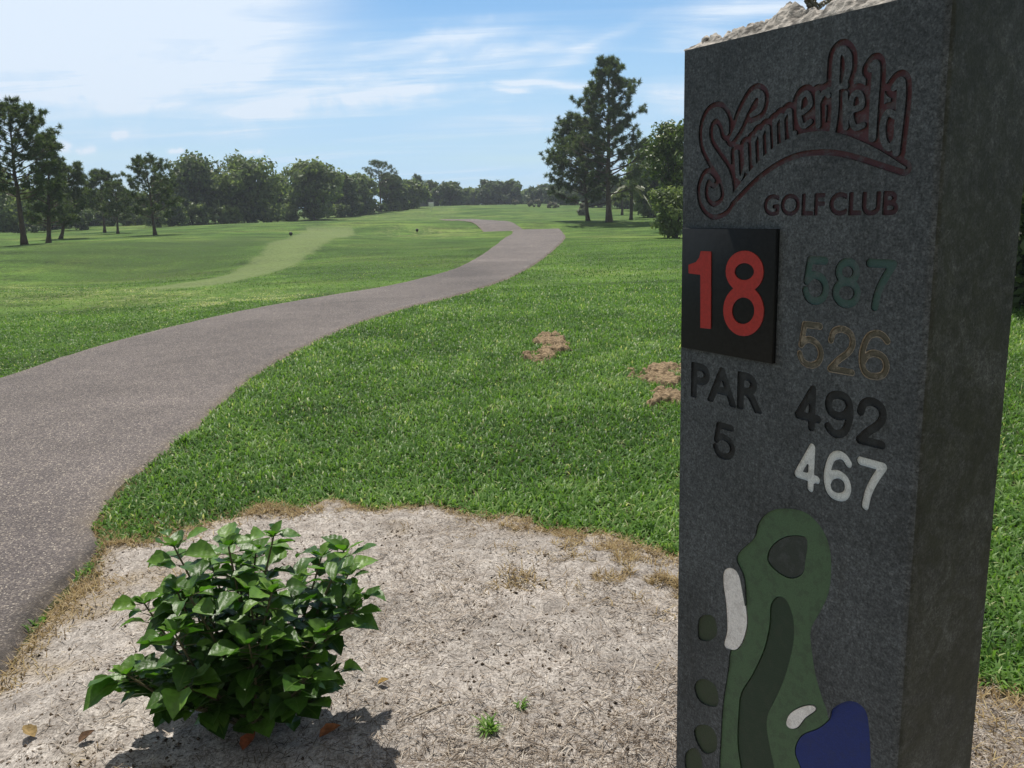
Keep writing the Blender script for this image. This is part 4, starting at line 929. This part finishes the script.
# leafy tree at the post's left edge, branches to the ground
x, H = hpx(678, 40, 116)
broad(x, 40, H, 1.75, .16, 'light green leafy tree touching the left edge of the stone post', 61, LIGHTL, 'broadleaf trees beside the post', nc=80, k=80, size=.10)
x, H = hpx(676, 33, 178)
broad(x, 33, H, 1.0, .02, 'low green shrub at the foot of the leafy tree beside the post', 62, OAK, 'shrubs beside the post', nc=40, k=80, size=.075, name='leafy_shrub', cat='shrub')
# undergrowth along the tree line
US = [(150, 84, 202, 14), (172, 86, 199, 14), (196, 88, 201, 18), (222, 90, 203, 16), (246, 94, 205, 18), (270, 98, 204, 14), (288, 102, 203, 13), (312, 108, 200, 14), (334, 112, 202, 14), (352, 118, 201, 12), (372, 124, 200, 12), (392, 130, 200, 12), (410, 136, 199, 10), (75, 84, 208, 18), (40, 82, 210, 20), (8, 78, 212, 22), (108, 92, 209, 16), (130, 92, 208, 14)]
wd_ = ['first', 'second', 'third', 'fourth', 'fifth', 'sixth', 'seventh', 'eighth', 'ninth', 'tenth', 'eleventh', 'twelfth', 'thirteenth', 'fourteenth', 'fifteenth', 'sixteenth', 'seventeenth', 'eighteenth']
order = {u_: i for i, u_ in enumerate(sorted(US))}
for i, (px, Yd, top, hw) in enumerate(US):
    x, H = hpx(px, Yd, top); Rx = hw / F_PX * Yd * 1.1
    broad(x, Yd, max(H, 1.0), Rx, .0, 'low %s undergrowth bush, %s from the left along the wood edge' % ('yellow green' if i % 3 == 1 else 'green', wd_[order[(px, Yd, top, hw)]]), 300 + i, LIGHTL if i % 3 == 1 else OAK, 'undergrowth along the tree line', nc=26, k=46, size=.15, name='undergrowth_bush', cat='bush', Ry=Rx * .6, trunk=False)
for i, (px, Yd, top, hw, lb) in enumerate([(515, 150, 199, 4, 'small grey round bush on the far fairway near the path end'), (534, 130, 199, 7, 'grey plume grass clump left of the pine trunks'), (552, 125, 201, 7, 'second pale grass clump left of the pine trunks'), (583, 92, 200, 6, 'grey bush right behind the thinner pine trunk')]):
    x, H = hpx(px, Yd, top); broad(x, Yd, max(H, .9), hw / F_PX * Yd, .0, lb, 340 + i, GREYL, 'grey ornamental bushes', nc=18, k=50, size=.12, name='ornamental_bush', cat='bush', trunk=False)
x, H = hpx(1046, 10.6, 40)
broad(7.1, 11.0, 3.6, 1.75, .0, 'big dark leafy shrub behind the right edge of the stone post', 71, OAKD, 'shrubs behind the post', nc=130, k=190, size=.065, name='dark_shrub', cat='shrub')
# palms
def palm(px, Yd, top, fr, label, seed, nf=20):
    x, H = hpx(px, Yd, top); rs = random.Random(seed); root = empty('palm_tree', (x, Yd, zt1(x, Yd) - .03)); tag(root, label, 'palm tree', 'small palms under the pines')
    ht = H * .60; P = [np.array([.03 * math.sin(s * 3), 0, ht * s]) for s in np.linspace(0, 1, 8)]; mb = MB(); V_, F_ = tube(P, [.17, .13, .12, .12, .12, .12, .13, .15], 9); mb.add(V_, F_); mb.build('trunk', BARK2, root, True)
    for i in range(nf):
        a = i * 2.4; up_ = rs.uniform(.1, 1.25); mb = MB(); Q = []
        for s in np.linspace(0, 1, 9): Q.append(np.array([math.cos(a) * fr * s * math.cos(up_ * .7), math.sin(a) * fr * s * math.cos(up_ * .7), ht + fr * (math.sin(up_) * s * .9 - (.75 + .35 * (1.3 - up_)) * s * s)]))
        V_, F_ = tube(Q, np.linspace(.022, .008, 9), 4); mb.add(V_, F_, .6)
        sd_ = np.array([-math.sin(a), math.cos(a), 0])
        for j in range(34):
            s = .12 + .88 * j / 33; c = np.array([np.interp(s, np.linspace(0, 1, 9), [q[z_] for q in Q]) for z_ in range(3)]); l = fr * .26 * math.sin(math.pi * (.15 + .8 * s)) + .08
            for sg in (-1, 1):
                e_ = c + sd_ * sg * l * .75 + np.array([math.cos(a) * l * .4, math.sin(a) * l * .4, -l * .55]); w_ = np.array([math.cos(a), math.sin(a), 0]) * .035
                mb.add([c - w_, c + w_, e_], [(0, 1, 2)], rs.uniform(.2, 1.))
        mb.build('frond', PALM, root)
palm(631, 68, 168, 1.5, 'nearest small palm with drooping yellow green fronds', 1)
palm(622, 92, 174, 1.7, 'farther small palm left of the nearest one', 2, 16)
palm(647, 84, 170, 1.6, 'small palm to the right, half behind the leafy tree', 3, 16)
# tee markers
def tee_marker(px, py, label):
    g = ground(px, py); 
    for _ in range(6): g = ground(px, py, zt1(*g))
    root = empty('tee_marker', (g[0], g[1], zt1(*g))); tag(root, label, 'tee marker', 'black tee markers'); s = .10 if g[1] < 60 else .12
    mb = MB(); V = []; F = []; n = 12
    for j in range(1, 7):
        for k in range(n): a = 2 * math.pi * k / n; f = math.pi * j / 7; V.append(np.array([math.sin(f) * math.cos(a), math.sin(f) * math.sin(a), math.cos(f)]) * s + np.array([0, 0, s * 1.25]))
    V += [np.array([0, 0, s * 2.25]), np.array([0, 0, s * .25])]
    for j in range(5):
        for k in range(n): F.append((j * n + k, (j + 1) * n + k, (j + 1) * n + (k + 1) % n, j * n + (k + 1) % n))
    for k in range(n): F.append((72, k, (k + 1) % n)); F.append((73, 60 + (k + 1) % n, 60 + k))
    mb.add(V, F); mb.build('marker_ball', P_BLK, root, True)
    mb = MB(); V_, F_ = tube([(0, 0, -.05), (0, 0, .1)], [.03, .03], 8); mb.add(V_, F_); mb.build('spike', P_BLK, root)
tee_marker(291, 236, 'round black tee marker on the left end of the pale mown strip')
tee_marker(417, 229, 'round black tee marker on the mound left of the far path')
x, H = hpx(431, 120, 203); sg = empty('small_sign', (x, 120, zt1(x, 120))); tag(sg, 'tiny white sign standing before the far trees', 'sign')
mb = MB(); V_, F_ = tube([(0, 0, 0), (0, 0, .8)], [.03, .03], 6); mb.add(V_, F_); mb.build('pole', P_WHT, sg)
mb = MB(); V_, F_ = boxmesh(-.35, .35, -.03, .03, .55, 1.2, .01); mb.add(V_, F_); mb.build('sign_board', P_WHT, sg)

# ------------------------------------------------------------------ sun and sky
SUN_AZ, SUN_EL = R(-14), R(66)
sd_ = Vector((math.sin(SUN_AZ) * math.cos(SUN_EL), math.cos(SUN_AZ) * math.cos(SUN_EL), math.sin(SUN_EL)))
sl = bpy.data.lights.new('sun', 'SUN'); so = bpy.data.objects.new('sun', sl); COL.objects.link(so)
sl.energy = 4.7; sl.angle = R(.55); sl.color = (1., .95, .87); so.rotation_euler = (-sd_).to_track_quat('-Z', 'Y').to_euler(); so.location = (0, 0, 50)
w = bpy.data.worlds.new('World'); scene.world = w; w.use_nodes = True; nt = NT(w.node_tree)
bg = w.node_tree.nodes['Background']; sky = nt.new('ShaderNodeTexSky', sky_type='NISHITA'); sky.sun_disc = False
sky.sun_elevation = SUN_EL; sky.sun_rotation = SUN_AZ % (2 * math.pi); sky.air_density = 1.0; sky.dust_density = .3; sky.ozone_density = 3.0
bg.inputs['Strength'].default_value = .10
dirv = nt.new('ShaderNodeTexCoord').outputs['Generated']
sep = nt.new('ShaderNodeSeparateXYZ'); nt.link(dirv, sep.inputs[0])
# cloud plane coordinates
zc = nt.math('ADD', nt.math('MAXIMUM', sep.outputs[2], 0.), .09)
cx = nt.math('DIVIDE', sep.outputs[0], zc); cy = nt.math('DIVIDE', sep.outputs[1], zc)
cmb = nt.new('ShaderNodeCombineXYZ'); nt.link(cx, cmb.inputs[0]); nt.link(cy, cmb.inputs[1])
mp = nt.new('ShaderNodeMapping'); nt.link(cmb.outputs[0], mp.inputs[0]); mp.inputs['Rotation'].default_value = (0, 0, R(-24)); mp.inputs['Scale'].default_value = (.35, 1.15, 1.)
wn = nt.noise(mp.outputs[0], 1.5, 9, .62, .9); w2 = nt.noise(mp.outputs[0], .55, 4, .5, .4)
wn2 = nt.noise(dirv, 9., 7, .6, .8); wn3 = nt.noise(dirv, 42., 5, .6, .3)
wob = nt.math('MULTIPLY', nt.math('SUBTRACT', wn2, .5), .10)
def band(a, b, width, amp, lpad=1.0, soft=1.0, src=None):
    A, B = ray(*a), ray(*b); n = np.cross(A, B); n /= np.linalg.norm(n); t_ = B - A; hl = np.linalg.norm(t_) / 2; t_ = t_ / np.linalg.norm(t_); c = (A + B) / 2
    d1 = nt.new('ShaderNodeVectorMath', operation='DOT_PRODUCT'); nt.link(dirv, d1.inputs[0]); d1.inputs[1].default_value = tuple(n)
    d2 = nt.new('ShaderNodeVectorMath', operation='DOT_PRODUCT'); nt.link(dirv, d2.inputs[0]); d2.inputs[1].default_value = tuple(t_)
    x = nt.math('DIVIDE', nt.math('ADD', d1.outputs['Value'], nt.math('MULTIPLY', wob, soft)), width / F_PX)
    y = nt.math('DIVIDE', nt.math('SUBTRACT', d2.outputs['Value'], float(c @ t_)), hl * lpad)
    y2 = nt.math('MULTIPLY', y, y); s = nt.math('ADD', nt.math('MULTIPLY', x, x), nt.math('MULTIPLY', y2, y2))
    return nt.math('MULTIPLY', nt.math('EXPONENT', nt.math('MULTIPLY', s, -1.)), amp)
fr_ = nt.mapr(wn, .41, .60, .22, 1.3)
bands = [band((-260, 40), (300, -10), 78, 1.4, 1., .9), band((-150, 60), (290, 45), 36, .85, 1., 1.), band((215, 112), (560, 55), 13, .85, 1., .7), (band((330, 62), (520, 25), 8, .55, 1., .5)),
         band((520, 85), (640, 28), 6, .6, 1., .3), band((480, 80), (600, 86), 3.2, .7, 1., .2), band((490, 88), (530, 92), 2.2, .6, 1., .1), band((60, 88), (260, 76), 9, .45, 1., .6), band((640, 118), (720, 95), 13, .7, 1., .4), band((660, 30), (900, -20), 16, .8, 1., .4),
         band((420, 120), (640, 112), 12, .5, 1., .5), band((100, 108), (200, 100), 4, .35, 1., .3)]
cl = bands[1]
for b_ in bands[2:]: cl = nt.math('ADD', cl, b_)
cl = nt.math('ADD', nt.math('MULTIPLY', cl, fr_), nt.math('MULTIPLY', bands[0], nt.mapr(wn, .36, .58, .62, 1.15)))
hzv = nt.mapr(sep.outputs[2], .0, .30, .95, .05)      # thin general veil, thicker low down
veil = nt.math('MULTIPLY', hzv, nt.mapr(w2, .3, .7, .55, 1.15))
gen = nt.math('MULTIPLY', nt.mapr(wn, .50, .72, 0., .5), nt.mapr(w2, .42, .6, 0., 1.))
cl = nt.math('ADD', cl, gen)
# small fair-weather puffs low on the left
for (a, b, wd__) in (((57, 145), (72, 148), 4.), ((76, 151), (95, 149), 3.), ((112, 137), (128, 134), 3.), ((240, 153), (262, 151), 2.5), ((168, 152), (184, 150), 2.)):
    pf = nt.math('MULTIPLY', band(a, b, wd__, 1.3, 1., .02), nt.mapr(wn3, .4, .55, .3, 1.1)); cl = nt.math('ADD', cl, pf)
cl = nt.math('MINIMUM', cl, .93)
hs = nt.new('ShaderNodeHueSaturation'); nt.link(sky.outputs[0], hs.inputs['Color']); hs.inputs['Saturation'].default_value = 1.32; hs.inputs['Value'].default_value = 1.12
skyv = nt.mix(veil, hs.outputs[0], (4.6, 7.1, 9.8)); colm = nt.mix(cl, skyv, (7.6, 8.6, 9.8))
# grey-white cloud sheet added out of view, overhead and behind, to neutralise fill
ov = nt.math('MAXIMUM', nt.mapr(sep.outputs[2], .36, .56, 0., 1.), nt.mapr(sep.outputs[1], .25, -.15, 0., 1.))
ov = nt.math('MULTIPLY', ov, nt.mapr(wn, .3, .55, .55, .95))
colm = nt.mix(ov, colm, (3.4, 3.4, 3.3))
nt.link(colm, bg.inputs['Color'])

scene.view_settings.view_transform = 'Standard'; scene.view_settings.look = 'None'; scene.view_settings.exposure = 0.12; scene.view_settings.gamma = 1.0
scene.render.engine = 'CYCLES'; scene.cycles.max_bounces = 4; scene.cycles.diffuse_bounces = 2; scene.cycles.glossy_bounces = 2; scene.cycles.transmission_bounces = 3; scene.cycles.transparent_max_bounces = 4
scene.cycles.use_denoising = True; scene.cycles.caustics_reflective = False; scene.cycles.caustics_refractive = False

hb_ = MB(); V_, F_ = boxmesh(-330, 330, -60, 330, -3., 30, 1.); hb_.add(V_, F_)
hm = bpy.data.materials.new('haze'); hm.use_nodes = True; hn = hm.node_tree; hn.nodes.remove(hn.nodes['Principled BSDF']); pv_ = hn.nodes.new('ShaderNodeVolumePrincipled')
pv_.inputs['Color'].default_value = (.80, .88, 1., 1); pv_.inputs['Density'].default_value = .0008; hn.links.new(pv_.outputs[0], hn.nodes['Material Output'].inputs['Volume'])
hz_ = hb_.build('haze', hm); tag(hz_, kind='stuff'); scene.cycles.volume_bounces = 0
